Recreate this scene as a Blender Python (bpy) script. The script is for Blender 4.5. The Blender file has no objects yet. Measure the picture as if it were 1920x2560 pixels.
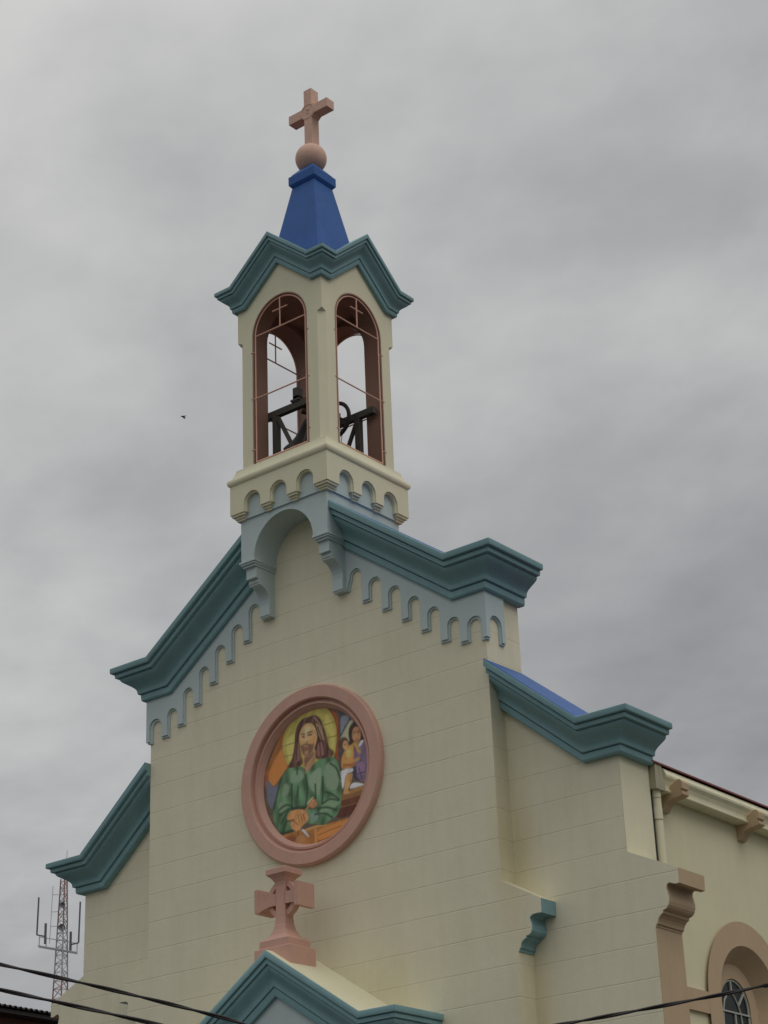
import bpy, bmesh, math, random
import numpy as np
from mathutils import Vector, Matrix
R = math.radians
random.seed(7)
S = bpy.context.scene
COL = S.collection

# ------------------------------------------------------------------ camera
cd = bpy.data.cameras.new('camera')
cam = bpy.data.objects.new('camera', cd); COL.objects.link(cam)
cd.sensor_fit = 'HORIZONTAL'; cd.sensor_width = 36.0
cd.lens = 5018.03/1920*36.0
cd.clip_start = 0.1; cd.clip_end = 5000
fw = Vector((-0.55977907, 0.71598664, 0.41714569))
rt = Vector((0.77696616, 0.62850472, -0.03613027))
up = Vector((0.28804683, -0.30388312, 0.90812118))
M = Matrix((rt, up, -fw)).transposed().to_4x4()
M.translation = Vector((18.43752, -21.57369, 1.6))
cam.matrix_world = M
S.camera = cam

# ------------------------------------------------------------------ world, sun, exposure
SUN_EL, SUN_AZ = R(52), R(90)          # azimuth measured from -y towards +x
sun_dir = Vector((math.sin(SUN_AZ)*math.cos(SUN_EL), -math.cos(SUN_AZ)*math.cos(SUN_EL), math.sin(SUN_EL)))
W = bpy.data.worlds.new('World'); S.world = W; W.use_nodes = True
nt = W.node_tree; N = nt.nodes; L = nt.links; N.clear()
def wn(t, **k):
    n = N.new(t)
    for a, b in k.items(): setattr(n, a, b)
    return n
def wmath(op, a, b=None, c=None):
    n = wn('ShaderNodeMath', operation=op)
    for i, v in enumerate((a, b, c)):
        if v is None: continue
        if isinstance(v, (int, float)): n.inputs[i].default_value = v
        else: L.new(v, n.inputs[i])
    return n.outputs[0]
out = wn('ShaderNodeOutputWorld'); bg = wn('ShaderNodeBackground')
sky = wn('ShaderNodeTexSky', sky_type='NISHITA', sun_disc=False)
sky.sun_elevation = SUN_EL
sky.sun_rotation = math.atan2(sun_dir.x, sun_dir.y)
tc = wn('ShaderNodeTexCoord'); sep = wn('ShaderNodeSeparateXYZ'); L.new(tc.outputs['Generated'], sep.inputs[0])
dx, dy, dz = sep.outputs
zz = wmath('ADD', wmath('MAXIMUM', dz, 0.0), 0.22)
comb = wn('ShaderNodeCombineXYZ'); L.new(wmath('DIVIDE', dx, zz), comb.inputs[0]); L.new(wmath('DIVIDE', dy, zz), comb.inputs[1])
mp = wn('ShaderNodeMapping'); mp.inputs['Rotation'].default_value = (0, 0, R(38)); mp.inputs['Scale'].default_value = (1.0, 1.18, 1)
mp.inputs['Location'].default_value = (3.1, 1.7, 0)
L.new(comb.outputs[0], mp.inputs[0])
def wnoise(scale, det, rough, dist=0.0):
    n = wn('ShaderNodeTexNoise'); n.inputs['Scale'].default_value = scale; n.inputs['Detail'].default_value = det
    n.inputs['Roughness'].default_value = rough; n.inputs['Distortion'].default_value = dist
    L.new(mp.outputs[0], n.inputs['Vector']); return n.outputs['Fac']
n1 = wnoise(2.3, 4, .5, .15); n2 = wnoise(5.2, 6, .53, .15); n3 = wnoise(17, 4, .5, .1)
side = wmath('ADD', wmath('MULTIPLY', dx, -0.77), wmath('MULTIPLY', dy, -0.63))   # cloud sheet is thinner on this side
cl = wn('ShaderNodeClamp'); L.new(side, cl.inputs[0]); cl.inputs[1].default_value = -0.30; cl.inputs[2].default_value = 0.30
val = wmath('ADD', wmath('MULTIPLY', wmath('SUBTRACT', n1, .5), 0.34),
            wmath('ADD', wmath('MULTIPLY', wmath('SUBTRACT', n2, .5), 0.54), wmath('MULTIPLY', wmath('SUBTRACT', n3, .5), 0.11)))
# the larger light and dark banks of the cloud sheet: direction, tightness, strength
LOBES = [([-0.5961, 0.5165, 0.6147], 205.6, 0.11), ([-0.655, 0.5514, 0.5166], 372.5, 0.066), ([-0.6359, 0.615, 0.4662], 697.5, 0.088), ([-0.4715, 0.728, 0.4977], 231.2, 0.099), ([-0.4821, 0.6368, 0.6018], 372.5, 0.066), ([-0.6952, 0.6182, 0.3669], 437.2, 0.11), ([-0.7285, 0.6268, 0.2766], 279.8, 0.066), ([-0.3917, 0.7885, 0.4742], 402.9, 0.066), ([-0.6447, 0.6385, 0.4203], 871.3, -0.143), ([-0.6831, 0.5969, 0.4207], 1490.0, -0.078), ([-0.5982, 0.5898, 0.5425], 372.5, -0.091), ([-0.4087, 0.7234, 0.5564], 245.9, -0.104), ([-0.4421, 0.8284, 0.344], 231.2, -0.156), ([-0.6979, 0.6041, 0.3847], 3108.7, -0.091), ([-0.5031, 0.7538, 0.4228], 520.3, -0.052), ([-0.3354, 0.7226, 0.6045], 402.9, -0.065), ([-0.4837, 0.6886, 0.5402], 983.6, -0.039)]
for dvec, kk, amp in LOBES:
    dp_ = wn('ShaderNodeVectorMath', operation='DOT_PRODUCT'); L.new(tc.outputs['Generated'], dp_.inputs[0]); dp_.inputs[1].default_value = dvec
    val = wmath('ADD', val, wmath('MULTIPLY', wmath('EXPONENT', wmath('MULTIPLY', wmath('SUBTRACT', dp_.outputs['Value'], 1.0), kk)), amp))
val = wmath('ADD', val, wmath('MULTIPLY', cl.outputs[0], 0.34))
val = wmath('ADD', val, wmath('MULTIPLY', wmath('SUBTRACT', wmath('MINIMUM', dz, .7), 0.38), 0.72))
ramp = wn('ShaderNodeValToRGB')
L.new(wmath('ADD', val, 0.5), ramp.inputs[0])
e = ramp.color_ramp.elements
e[0].position = 0.16; e[0].color = (.290, .294, .310, 1)
e[1].position = 0.84; e[1].color = (.670, .670, .660, 1)
m_ = ramp.color_ramp.elements.new(.48); m_.color = (.436, .439, .445, 1)
# overcast sky: brighter towards the zenith and round the veiled sun
elev = wmath('ADD', 0.92, wmath('MULTIPLY', wmath('MAXIMUM', wmath('SUBTRACT', dz, .62), 0.0), 1.6))
vs = wn('ShaderNodeVectorMath', operation='DOT_PRODUCT'); L.new(tc.outputs['Generated'], vs.inputs[0]); vs.inputs[1].default_value = sun_dir
glow = wmath('ADD', 1.0, wmath('MULTIPLY', wmath('POWER', wmath('MAXIMUM', vs.outputs['Value'], 0.0), 2.0), 0.25))
mul = wmath('MULTIPLY', wmath('MULTIPLY', elev, glow), 10.0)
sc = wn('ShaderNodeVectorMath', operation='SCALE'); L.new(ramp.outputs[0], sc.inputs[0]); L.new(mul, sc.inputs['Scale'])
mix = wn('ShaderNodeMixRGB'); mix.inputs[0].default_value = 0.97
L.new(sky.outputs[0], mix.inputs[1]); L.new(sc.outputs[0], mix.inputs[2])
L.new(mix.outputs[0], bg.inputs[0]); bg.inputs[1].default_value = 0.10
L.new(bg.outputs[0], out.inputs[0])

sd = bpy.data.lights.new('sun', 'SUN'); sd.energy = 0.60; sd.angle = R(40); sd.color = (1.0, .95, .88)
so = bpy.data.objects.new('sun', sd); COL.objects.link(so)
so.rotation_euler = (-sun_dir).to_track_quat('-Z', 'Y').to_euler(); so.location = (20, -20, 40)

S.view_settings.view_transform = 'Standard'; S.view_settings.look = 'None'
S.view_settings.exposure = 0.0; S.view_settings.gamma = 1.0; S.view_settings.use_curve_mapping = False
S.cycles.max_bounces = 8

# ------------------------------------------------------------------ materials
def lin(c): 
    c = c/255.0
    return c/12.92 if c <= .04045 else ((c+.055)/1.055)**2.4
def alb(r, g, b, k=.33): return tuple(min(.9, lin(v)/k) for v in (r, g, b))

def paint(name, col, rough=.65, var=.10, bump=.15, scale=1.0, courses=False, streak=.0, grime=None, spec=.35, wear=0, yellow_patches=False):
    m = bpy.data.materials.new(name); m.use_nodes = True
    t = m.node_tree; n = t.nodes; l = t.links
    b = n['Principled BSDF']; b.inputs['Roughness'].default_value = rough
    b.inputs['Specular IOR Level'].default_value = spec
    tcn = n.new('ShaderNodeTexCoord')
    def mth(op, a, bb=None, cc=None):
        q = n.new('ShaderNodeMath'); q.operation = op
        for i, v in enumerate((a, bb, cc)):
            if v is None: continue
            if isinstance(v, (int, float)): q.inputs[i].default_value = v
            else: l.new(v, q.inputs[i])
        return q.outputs[0]
    def noise(sc, det=4, ro=.55, vec=None):
        q = n.new('ShaderNodeTexNoise'); q.inputs['Scale'].default_value = sc; q.inputs['Detail'].default_value = det
        q.inputs['Roughness'].default_value = ro; l.new(vec or tcn.outputs['Object'], q.inputs['Vector']); return q.outputs['Fac']
    f = mth('MULTIPLY', mth('SUBTRACT', noise(1.3*scale, 5), .5), var*2)
    f = mth('ADD', f, mth('MULTIPLY', mth('SUBTRACT', noise(9*scale, 3), .5), var*.9))
    if streak:
        mpn = n.new('ShaderNodeMapping'); mpn.inputs['Scale'].default_value = (7, 7, .45); l.new(tcn.outputs['Object'], mpn.inputs[0])
        f = mth('ADD', f, mth('MULTIPLY', mth('SUBTRACT', noise(1.0, 5, .6, mpn.outputs[0]), .5), streak*2))
    fac = mth('ADD', f, 1.0)
    if wear:                                   # chips, patched brushwork and flyspecks in the paint
        sp_ = mth('MINIMUM', mth('MULTIPLY', mth('MAXIMUM', mth('SUBTRACT', noise(17*scale, 4, .7), .60), 0.0), 9.0), 1.0)
        lg_ = mth('MINIMUM', mth('MULTIPLY', mth('MAXIMUM', mth('SUBTRACT', noise(3.1*scale, 5, .7), .54), 0.0), 7.0), 1.0)
        fac = mth('MULTIPLY', fac, mth('SUBTRACT', mth('ADD', 1.0, mth('MULTIPLY', lg_, wear*.5)), mth('MULTIPLY', sp_, wear*1.3)))
    height = mth('ADD', mth('MULTIPLY', noise(38*scale, 4, .6), .35), mth('MULTIPLY', noise(5*scale, 3), .9))
    if courses:
        sp = n.new('ShaderNodeSeparateXYZ'); l.new(tcn.outputs['Object'], sp.inputs[0])
        u = mth('ADD', sp.outputs[0], sp.outputs[1])
        r_ = mth('DIVIDE', mth('SUBTRACT', sp.outputs[2], 8.380-.428*40), .428)
        wob = mth('MULTIPLY', mth('SUBTRACT', noise(2.2, 3), .5), .03)
        fr = mth('ABSOLUTE', mth('SUBTRACT', mth('FRACT', mth('ADD', mth('ADD', r_, wob), .5)), .5))
        hl = mth('SUBTRACT', 1.0, mth('MULTIPLY', fr, 42.0)); hl = mth('MAXIMUM', hl, 0.0)       # ~1 cm scored joint
        row = mth('FLOOR', r_)
        sh = mth('MULTIPLY', mth('FRACT', mth('MULTIPLY', row, .5)), 1.0)
        q = mth('ADD', mth('DIVIDE', u, .96), mth('ADD', sh, mth('MULTIPLY', mth('SINE', mth('MULTIPLY', row, 12.9)), .12)))
        fv = mth('ABSOLUTE', mth('SUBTRACT', mth('FRACT', q), .5))
        vl = mth('MAXIMUM', mth('SUBTRACT', 1.0, mth('MULTIPLY', fv, 110.0)), 0.0)
        patch = mth('ADD', .10, mth('MULTIPLY', noise(1.1, 4), 1.25))
        joint = mth('MULTIPLY', mth('MAXIMUM', hl, mth('MULTIPLY', vl, .16)), patch)
        fac = mth('MULTIPLY', fac, mth('SUBTRACT', 1.0, mth('MULTIPLY', joint, .17)))
        height = mth('SUBTRACT', height, mth('MULTIPLY', joint, 1.6))
    rgb = n.new('ShaderNodeRGB'); rgb.outputs[0].default_value = (*col, 1)
    src = rgb.outputs[0]
    if grime:
        gm = n.new('ShaderNodeMixRGB'); gm.inputs[2].default_value = (*grime[0], 1)
        mpg = n.new('ShaderNodeMapping'); mpg.inputs['Scale'].default_value = (3, 3, .6); l.new(tcn.outputs['Object'], mpg.inputs[0])
        gf = mth('MULTIPLY', mth('MAXIMUM', mth('SUBTRACT', noise(1.2, 6, .65, mpg.outputs[0]), .5), 0.0), grime[1])
        l.new(gf, gm.inputs[0]); l.new(src, gm.inputs[1]); src = gm.outputs[0]
    if yellow_patches:                                  # soft yellow patches, broken by noise, beside the middle bay and the porch
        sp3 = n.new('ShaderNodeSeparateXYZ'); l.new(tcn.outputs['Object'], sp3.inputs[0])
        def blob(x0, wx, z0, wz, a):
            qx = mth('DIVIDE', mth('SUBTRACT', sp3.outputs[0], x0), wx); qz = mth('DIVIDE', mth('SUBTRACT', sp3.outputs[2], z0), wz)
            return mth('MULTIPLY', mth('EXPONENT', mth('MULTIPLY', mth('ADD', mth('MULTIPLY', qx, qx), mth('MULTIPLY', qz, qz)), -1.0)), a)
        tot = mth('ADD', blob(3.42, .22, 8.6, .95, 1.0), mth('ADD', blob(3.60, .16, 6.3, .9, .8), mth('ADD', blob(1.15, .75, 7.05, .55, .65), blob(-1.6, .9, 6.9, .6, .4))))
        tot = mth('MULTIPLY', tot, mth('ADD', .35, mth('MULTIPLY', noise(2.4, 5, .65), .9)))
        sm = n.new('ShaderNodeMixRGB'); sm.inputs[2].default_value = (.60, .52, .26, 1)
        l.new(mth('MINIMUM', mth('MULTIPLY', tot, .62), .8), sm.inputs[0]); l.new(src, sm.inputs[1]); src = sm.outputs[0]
    vm = n.new('ShaderNodeVectorMath'); vm.operation = 'SCALE'; l.new(src, vm.inputs[0]); l.new(fac, vm.inputs['Scale'])
    l.new(vm.outputs[0], b.inputs['Base Color'])
    if bump:
        bp = n.new('ShaderNodeBump'); bp.inputs['Strength'].default_value = bump; bp.inputs['Distance'].default_value = .012
        l.new(height, bp.inputs['Height']); l.new(bp.outputs[0], b.inputs['Normal'])
    rr = mth('ADD', rough-.06, mth('MULTIPLY', noise(6*scale, 3), .12)); l.new(rr, b.inputs['Roughness'])
    return m

CREAM = alb(138, 134, 117)
MAT = dict(
    wall=paint('scored_cream_render', CREAM, .75, .07, .3, courses=True, streak=.055, yellow_patches=True, grime=((.50, .43, .20), .55)),
    cream=paint('smooth_cream_render', alb(136, 133, 114), .7, .05, .2, streak=.03, grime=((.42, .38, .22), .35)),
    nave=paint('nave_cream_render', alb(133, 129, 107), .75, .05, .25, streak=.04, grime=((.46, .42, .26), .35)),
    pale=paint('pale_blue_paint', (.505, .60, .59), .6, .06, .12, streak=.04),
    teal=paint('teal_paint', (.212, .370, .390), .55, .10, .2, streak=.09, wear=.16),
    pink=paint('pink_paint', alb(124, 97, 86), .65, .09, .25, streak=.06, wear=.10),
    rose=paint('weathered_pink_stone', alb(130, 106, 94), .8, .14, .4, scale=3, wear=.16),
    tan=paint('tan_paint', alb(113, 98, 78), .7, .08, .25, streak=.05, wear=.08),
    blue=paint('blue_roof_paint', (.036, .115, .345), .5, .16, .25, streak=.10, spec=.16, wear=.22),
    brown=paint('red_brown_paint', alb(90, 68, 57), .6, .10, .15),
    bar=paint('pink_metal_paint', alb(138, 108, 94), .5, .05, 0),
    timber=paint('old_dark_timber', (.085, .078, .062), .7, .25, .4, scale=4),
    bell=paint('dark_bronze', (.022, .019, .017), .65, .2, .1),
    gutter=paint('cream_gutter_paint', alb(138, 135, 114), .5, .08, .1, streak=.06, grime=((.16, .15, .11), .9)),
    hopper=paint('stained_cream_paint', alb(104, 100, 84), .7, .18, .2, scale=2, grime=((.10, .09, .07), 1.2)),
    redroof=paint('red_oxide_roof', (.24, .075, .065), .6, .15, .1, scale=3),
    glass=None,
    muntin=paint('grey_white_window_paint', (.40, .42, .38), .5, .05, 0),
    cable=paint('black_cable_rubber', (.022, .018, .017), .5, .15, .1),
    dark=paint('dark_gap_shade', (.03, .028, .025), .8, .1, 0),  # near-black stands in for shade in the crack by the downpipe
    steel=paint('hazed_galvanised_steel', (.40, .41, .42), .5, .1, 0),  # mast colours here and below are paled: distance haze painted in
    steel_dark=paint('hazed_antenna_casing', (.13, .135, .145), .5, .1, 0),
    steel_red=paint('hazed_red_mast_paint', (.34, .18, .16), .5, .1, 0),
    shedwall=paint('brown_brick_wall', (.10, .042, .028), .8, .3, .3, scale=3),
    shedroof=paint('rusted_dark_sheet', (.035, .030, .030), .6, .2, .1),
    ground=paint('worn_asphalt', (.05, .048, .045), .9, .2, .3),
    feather=paint('dark_feathers', (.03, .03, .032), .7, .1, 0),
)
g = bpy.data.materials.new('dark_window_glass'); g.use_nodes = True
gb = g.node_tree.nodes['Principled BSDF']; gb.inputs['Base Color'].default_value = (.010, .014, .013, 1)
gb.inputs['Roughness'].default_value = .22; gb.inputs['Specular IOR Level'].default_value = .3
gn = g.node_tree.nodes.new('ShaderNodeTexNoise'); gn.inputs['Scale'].default_value = 4
gr = g.node_tree.nodes.new('ShaderNodeValToRGB'); gr.color_ramp.elements[0].color = (.006, .007, .008, 1); gr.color_ramp.elements[1].color = (.018, .030, .020, 1)
g.node_tree.links.new(gn.outputs['Fac'], gr.inputs[0]); g.node_tree.links.new(gr.outputs[0], gb.inputs['Base Color'])
MAT['glass'] = g

# ------------------------------------------------------------------ mesh helpers
class MB:
    def __init__(s): s.v = []; s.f = []; s.m = []
    def add(s, vs, fs, m=0):
        b = len(s.v); s.v += [tuple(v) for v in vs]
        for i, f in enumerate(fs):
            s.f.append(tuple(b+k for k in f)); s.m.append(m[i] if isinstance(m, (list, tuple)) else m)
        return s
    def box(s, x0, x1, y0, y1, z0, z1, m=0):
        vs = [(x, y, z) for z in (z0, z1) for y in (y0, y1) for x in (x0, x1)]
        return s.add(vs, [(0, 2, 3, 1), (4, 5, 7, 6), (0, 1, 5, 4), (2, 6, 7, 3), (0, 4, 6, 2), (1, 3, 7, 5)], m)
    def prism(s, poly, a, b, mf=0, ms=0, skip=(), back=None):
        """poly: list of 2-D points; a, b: functions (u, v) -> 3-D for the front and the back ring"""
        n = len(poly); vs = [a(*p) for p in poly]+[b(*p) for p in poly]
        fs = [tuple(range(n)), tuple(range(2*n-1, n-1, -1))]; mm = [mf, mf if back is None else back]
        for i in range(n):
            if i in skip: continue
            j = (i+1) % n; fs.append((i, i+n, j+n, j)); mm.append(ms[i] if isinstance(ms, (list, tuple)) else ms)
        return s.add(vs, fs, mm)
    def tube(s, pts, r, n=8, m=0, closed=False, r1=None):
        P = [Vector(p) for p in pts]; k = len(P); vs = []; ref = None
        for i, p in enumerate(P):
            d = (P[(i+1) % k]-P[i-1]) if closed else (P[min(i+1, k-1)]-P[max(i-1, 0)])
            d.normalize()
            if ref is None:
                ref = Vector((0, 0, 1)) if abs(d.z) < .9 else Vector((1, 0, 0))
            a_ = d.cross(ref).normalized(); b_ = a_.cross(d).normalized(); ref = b_
            rr = r if r1 is None else r+(r1-r)*i/(k-1)
            for q in range(n):
                t = 2*math.pi*q/n; vs.append(p+a_*rr*math.cos(t)+b_*rr*math.sin(t))
        fs = []
        for i in range(k if closed else k-1):
            j = (i+1) % k
            for q in range(n):
                w = (q+1) % n; fs.append((i*n+q, i*n+w, j*n+w, j*n+q))
        if not closed: fs += [tuple(range(n-1, -1, -1)), tuple((k-1)*n+q for q in range(n))]
        return s.add(vs, fs, m)
    def bar(s, p, q, w, h=None, m=0, upv=(0, 0, 1)):
        p = Vector(p); q = Vector(q); d = (q-p).normalized(); h = h or w
        u_ = Vector(upv)
        if abs(d.dot(u_)) > .95: u_ = Vector((1, 0, 0))
        a_ = d.cross(u_).normalized()*w/2; b_ = a_.cross(d).normalized()*h/2
        vs = [o+x+y for o in (p, q) for x, y in ((-a_, -b_), (a_, -b_), (a_, b_), (-a_, b_))]
        return s.add(vs, [(0, 3, 2, 1), (4, 5, 6, 7), (0, 1, 5, 4), (1, 2, 6, 5), (2, 3, 7, 6), (3, 0, 4, 7)], m)
    def lathe(s, prof, n, f, m=0, cap=False):
        """prof: list of (r, h); f(r, ang, h) -> 3-D"""
        vs = [f(r, 2*math.pi*k/n, h) for r, h in prof for k in range(n)]; fs = []
        for i in range(len(prof)-1):
            for k in range(n):
                w = (k+1) % n; fs.append((i*n+k, i*n+w, (i+1)*n+w, (i+1)*n+k))
        if cap: fs.append(tuple(range(n))); fs.append(tuple((len(prof)-1)*n+k for k in range(n)))
        return s.add(vs, fs, m)
    def sweep(s, prof, path, m=0, closed=False, top=None):
        """prof: closed loop of (out, up); path: list of (base, outvec, upvec)"""
        n = len(prof); vs = []
        for b_, o_, u_ in path:
            for a_, c_ in prof: vs.append(Vector(b_)+Vector(o_)*a_+Vector(u_)*c_)
        k = len(path); fs = []; mm = []
        for i in range(k if closed else k-1):
            j = (i+1) % k
            for q in range(n):
                w = (q+1) % n; fs.append((i*n+q, j*n+q, j*n+w, i*n+w)); mm.append(top if (top is not None and q == n-2) else m)
        if not closed:
            fs += [tuple(range(n)), tuple((k-1)*n+q for q in range(n-1, -1, -1))]; mm += [m, m]
        return s.add(vs, fs, mm)
    def build(s, name, mats, parent=None, smooth=False):
        me = bpy.data.meshes.new(name); 
        if not isinstance(mats, (list, tuple)): mats = [mats]
        me.from_pydata([tuple(v) for v in s.v], [], s.f)
        for m in mats: me.materials.append(m)
        me.polygons.foreach_set('material_index', s.m)
        bm = bmesh.new(); bm.from_mesh(me); bmesh.ops.remove_doubles(bm, verts=bm.verts, dist=1e-5)
        bmesh.ops.recalc_face_normals(bm, faces=bm.faces); bm.to_mesh(me); bm.free()
        if smooth:
            me.polygons.foreach_set('use_smooth', [True]*len(me.polygons))
            me.set_sharp_from_angle(angle=R(35))
        o = bpy.data.objects.new(name, me); COL.objects.link(o)
        if parent: o.parent = parent
        return o
def tag(o, label=None, cat=None, group=None, kind=None):
    for k, v in (('label', label), ('category', cat), ('group', group), ('kind', kind)):
        if v: o[k] = v
    return o
def empty(name, loc, label, cat, group=None):
    o = bpy.data.objects.new(name, None); COL.objects.link(o); o.location = loc; o.empty_display_size = .3
    bpy.context.view_layer.update()
    return tag(o, label, cat, group)
def keep(o, root):
    """parent o to a root that does not sit at the origin, keeping o in place"""
    o.parent = root; o.matrix_parent_inverse = root.matrix_world.inverted(); return o
def arc(cx, cz, r, a0, a1, n): return [(cx+r*math.cos(R(a0+(a1-a0)*i/n)), cz+r*math.sin(R(a0+(a1-a0)*i/n))) for i in range(n+1)]
# ================================================================== ground
MB().add([(-600, -400, 0), (600, -400, 0), (600, 800, 0), (-600, 800, 0)], [(0, 1, 2, 3)]).build('ground', MAT['ground'])['kind'] = 'structure'
pv = MB().box(-9, 9.5, -4.5, -.0, 0, .13).box(6.0, 9.5, 0, 16, 0, .13).build('pavement', paint('pale_concrete', (.14, .135, .125), .85, .12, .2)); pv['kind'] = 'structure'

# ================================================================== church
church = empty('church', (0, 0, 0), 'cream church with teal cornices, a stepped gable and a blue spired bell tower', 'church')
HC, D = 3.3, .335            # half width of the middle bay, set-back of the side bays
HA = 5.07                    # half width out to the side bays
YB = .82                     # back of the gable wall
SL = .72                     # rake of the main gable
TH = math.atan(SL)
P0 = [(0, 0), (.10, 0), (.118, .02), (.125, .105), (.095, .112), (.160, .122), (.166, .150)]
for i in range(1, 15):
    t = i/14; w_ = t**1.25; s_ = w_*w_*(3-2*w_); P0.append((.166+.204*s_, .150+.215*t))
P0 += [(.372, .378), (.345, .384), (.428, .392), (.434, .450), (.395, .456), (.484, .466), (.490, .476), (.490, .550), (.480, .560), (0, .560)]
def prof(ko, ku, base=0.0): return [(base*0+a*ko, b*ku) for a, b in P0]

fy = lambda y: (lambda u, v: (u, y, v))
# ---- middle bay wall, in two halves round the roundel opening
RX, RZ, RO = .05, 10.41, 1.065
def gtop(x): return 12.82 if abs(x) >= 2.88 else 12.82+(2.88-abs(x))*SL
for sgn in (1, -1):
    pass
wall = MB()
n = 40
right = [(HC, 0), (HC, 12.82), (2.88, 12.82), (RX, gtop(RX)), (RX, RZ+RO)] + [(RX+RO*math.cos(R(90-180*i/n)), RZ+RO*math.sin(R(90-180*i/n))) for i in range(1, n)] + [(RX, RZ-RO), (RX, 0)]
left = [(-HC, 0), (RX, 0), (RX, RZ-RO)] + [(RX+RO*math.cos(R(270-180*i/n)), RZ+RO*math.sin(R(270-180*i/n))) for i in range(1, n)] + [(RX, RZ+RO), (RX, gtop(RX)), (0, gtop(0)), (-2.88, 12.82), (-HC, 12.82)]
wall.prism(right, fy(0), fy(YB), skip=(3, len(right)-2))
wall.prism(left, fy(0), fy(YB), skip=(1, n+2))
# side bays and their buttresses
S_T = [(3.91, 7.88), (3.905, 7.695), (3.829, 7.70), (3.755, 7.692), (3.716, 7.66), (3.722, 7.62), (3.738, 7.57), (3.742, 7.53), (3.734, 7.484), (3.712, 7.455), (3.687, 7.44), (3.640, 7.432), (3.640, 7.405), (3.60, 7.392), (3.570, 7.37), (3.553, 7.345), (3.545, 7.295), (3.520, 7.276), (3.520, 7.252), (3.505, 7.25), (3.50, 0)]
S_P = [(5.803, 7.98), (5.795, 7.79), (5.74, 7.788), (5.693, 7.807), (5.644, 7.82), (5.615, 7.80), (5.606, 7.757), (5.618, 7.70), (5.630, 7.64), (5.629, 7.59), (5.613, 7.544), (5.590, 7.515), (5.568, 7.50), (5.525, 7.486), (5.522, 7.456), (5.485, 7.437), (5.455, 7.405), (5.438, 7.37), (5.430, 7.335), (5.406, 7.323), (5.406, 7.301), (5.395, 7.30), (5.38, 0)]
def smooth_poly(p): return p
for s in (1, -1):
    # side bay
    wall.prism([(s*HC, 0), (s*HA, 0), (s*HA, 10.02), (s*4.66, 10.02), (s*HC, 10.02+(4.66-HC)*.833)], fy(D), fy(1.06))
    # lower middle buttress
    wall.prism([(s*HC, 0)]+[(s*HC, 8.22)]+[(s*x, z) for x, z in S_T], fy(0), fy(D-.001))
    # outer buttress
    wall.prism([(s*HA, 0)]+[(s*HA, 8.33)]+[(s*x, z) for x, z in S_P], fy(D), fy(.965))
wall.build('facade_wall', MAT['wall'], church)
# painted returns of the buttress brackets
def skin(poly, y0, y1, t, s):
    """thickened painted skin that follows a profile"""
    mb = MB(); k = len(poly); off = []
    for i in range(k):
        a_ = Vector(poly[max(i-1, 0)]); b_ = Vector(poly[min(i+1, k-1)]); d_ = (b_-a_).normalized(); off.append((poly[i][0]-d_.y*t*1.0, poly[i][1]+d_.x*t))
    # profile runs downwards on the outer side: outward normal is (-dz, dx) rotated
    o2 = [(poly[i][0]+(poly[i][0]-off[i][0])*-1, poly[i][1]+(poly[i][1]-off[i][1])*-1) for i in range(k)]
    lp = poly+o2[::-1]
    mb.prism([(s*x, z) for x, z in lp], fy(y0), fy(y1)); return mb
for s in (1, -1):
    skin(S_T[:20], .003, D-.002, .006, s).build('scroll_bracket', MAT['teal'], church)
    b_ = skin(S_P, D+.003, .97, .006, s).build('buttress_bracket', MAT['tan'], church)
# smooth cream return of the side bays
for s in (1, -1):
    MB().box(s*HA+(.002 if s > 0 else -.006), s*HA+(.006 if s > 0 else -.002), D+.002, 1.062, 8.335, 9.66).build('return_face', MAT['cream'], church)
    MB().prism([(s*(HA), 8.336), (s*5.803, 7.988), (s*5.80, 7.981), (s*HA, 8.330)], fy(D+.002), fy(.966)).build('weathering', MAT['cream'], church)
    MB().prism([(s*HC, 8.226), (s*3.912, 7.886), (s*3.91, 7.879), (s*HC, 8.220)], fy(.002), fy(D-.002)).build('weathering', MAT['cream'], church)

# ---- main gable cornice
pg = prof(.97/1.0, 1.0)
ZB = 12.37
brk = 2.79; ap = ZB+brk*SL
mt = math.tan(TH/2)
for s in (1, -1):
    path = [((s*.86, 0, ap-.86*SL), (0, -1, 0), (0, 0, 1/math.cos(TH))),
            ((s*brk, 0, ZB), (0, -1, 0), (s*mt, 0, 1)), ((s*HC, 0, ZB), (s, -1, 0), (0, 0, 1)), ((s*HC, YB+.03, ZB), (s, 0, 0), (0, 0, 1))]
    MB().sweep(pg, path).build('gable_cornice', MAT['teal'], church, smooth=True)
# blue coping on the rakes
lx = brk+.56*mt; lz = ZB+.56; la = ap+.56/math.cos(TH)
for s in (1, -1):
    cz0 = la-.86*SL
    vs = [(s*.86, -.462, cz0+.004), (s*(lx-.02), -.462, lz+.02), (s*(lx-.02), YB+.02, lz+.045), (s*.86, YB+.02, cz0+.030)]
    MB().add(vs+[(x, y, z-.05) for x, y, z in vs], [(0, 1, 2, 3), (7, 6, 5, 4), (0, 4, 5, 1), (1, 5, 6, 2), (2, 6, 7, 3), (3, 7, 4, 0)]).build('coping', MAT['blue'], church)
    MB().box(min(s*2.9, s*3.70), max(s*2.9, s*3.70), -.36, YB+.02, lz-.05, lz-.004).build('coping', MAT['blue'], church)

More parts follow.
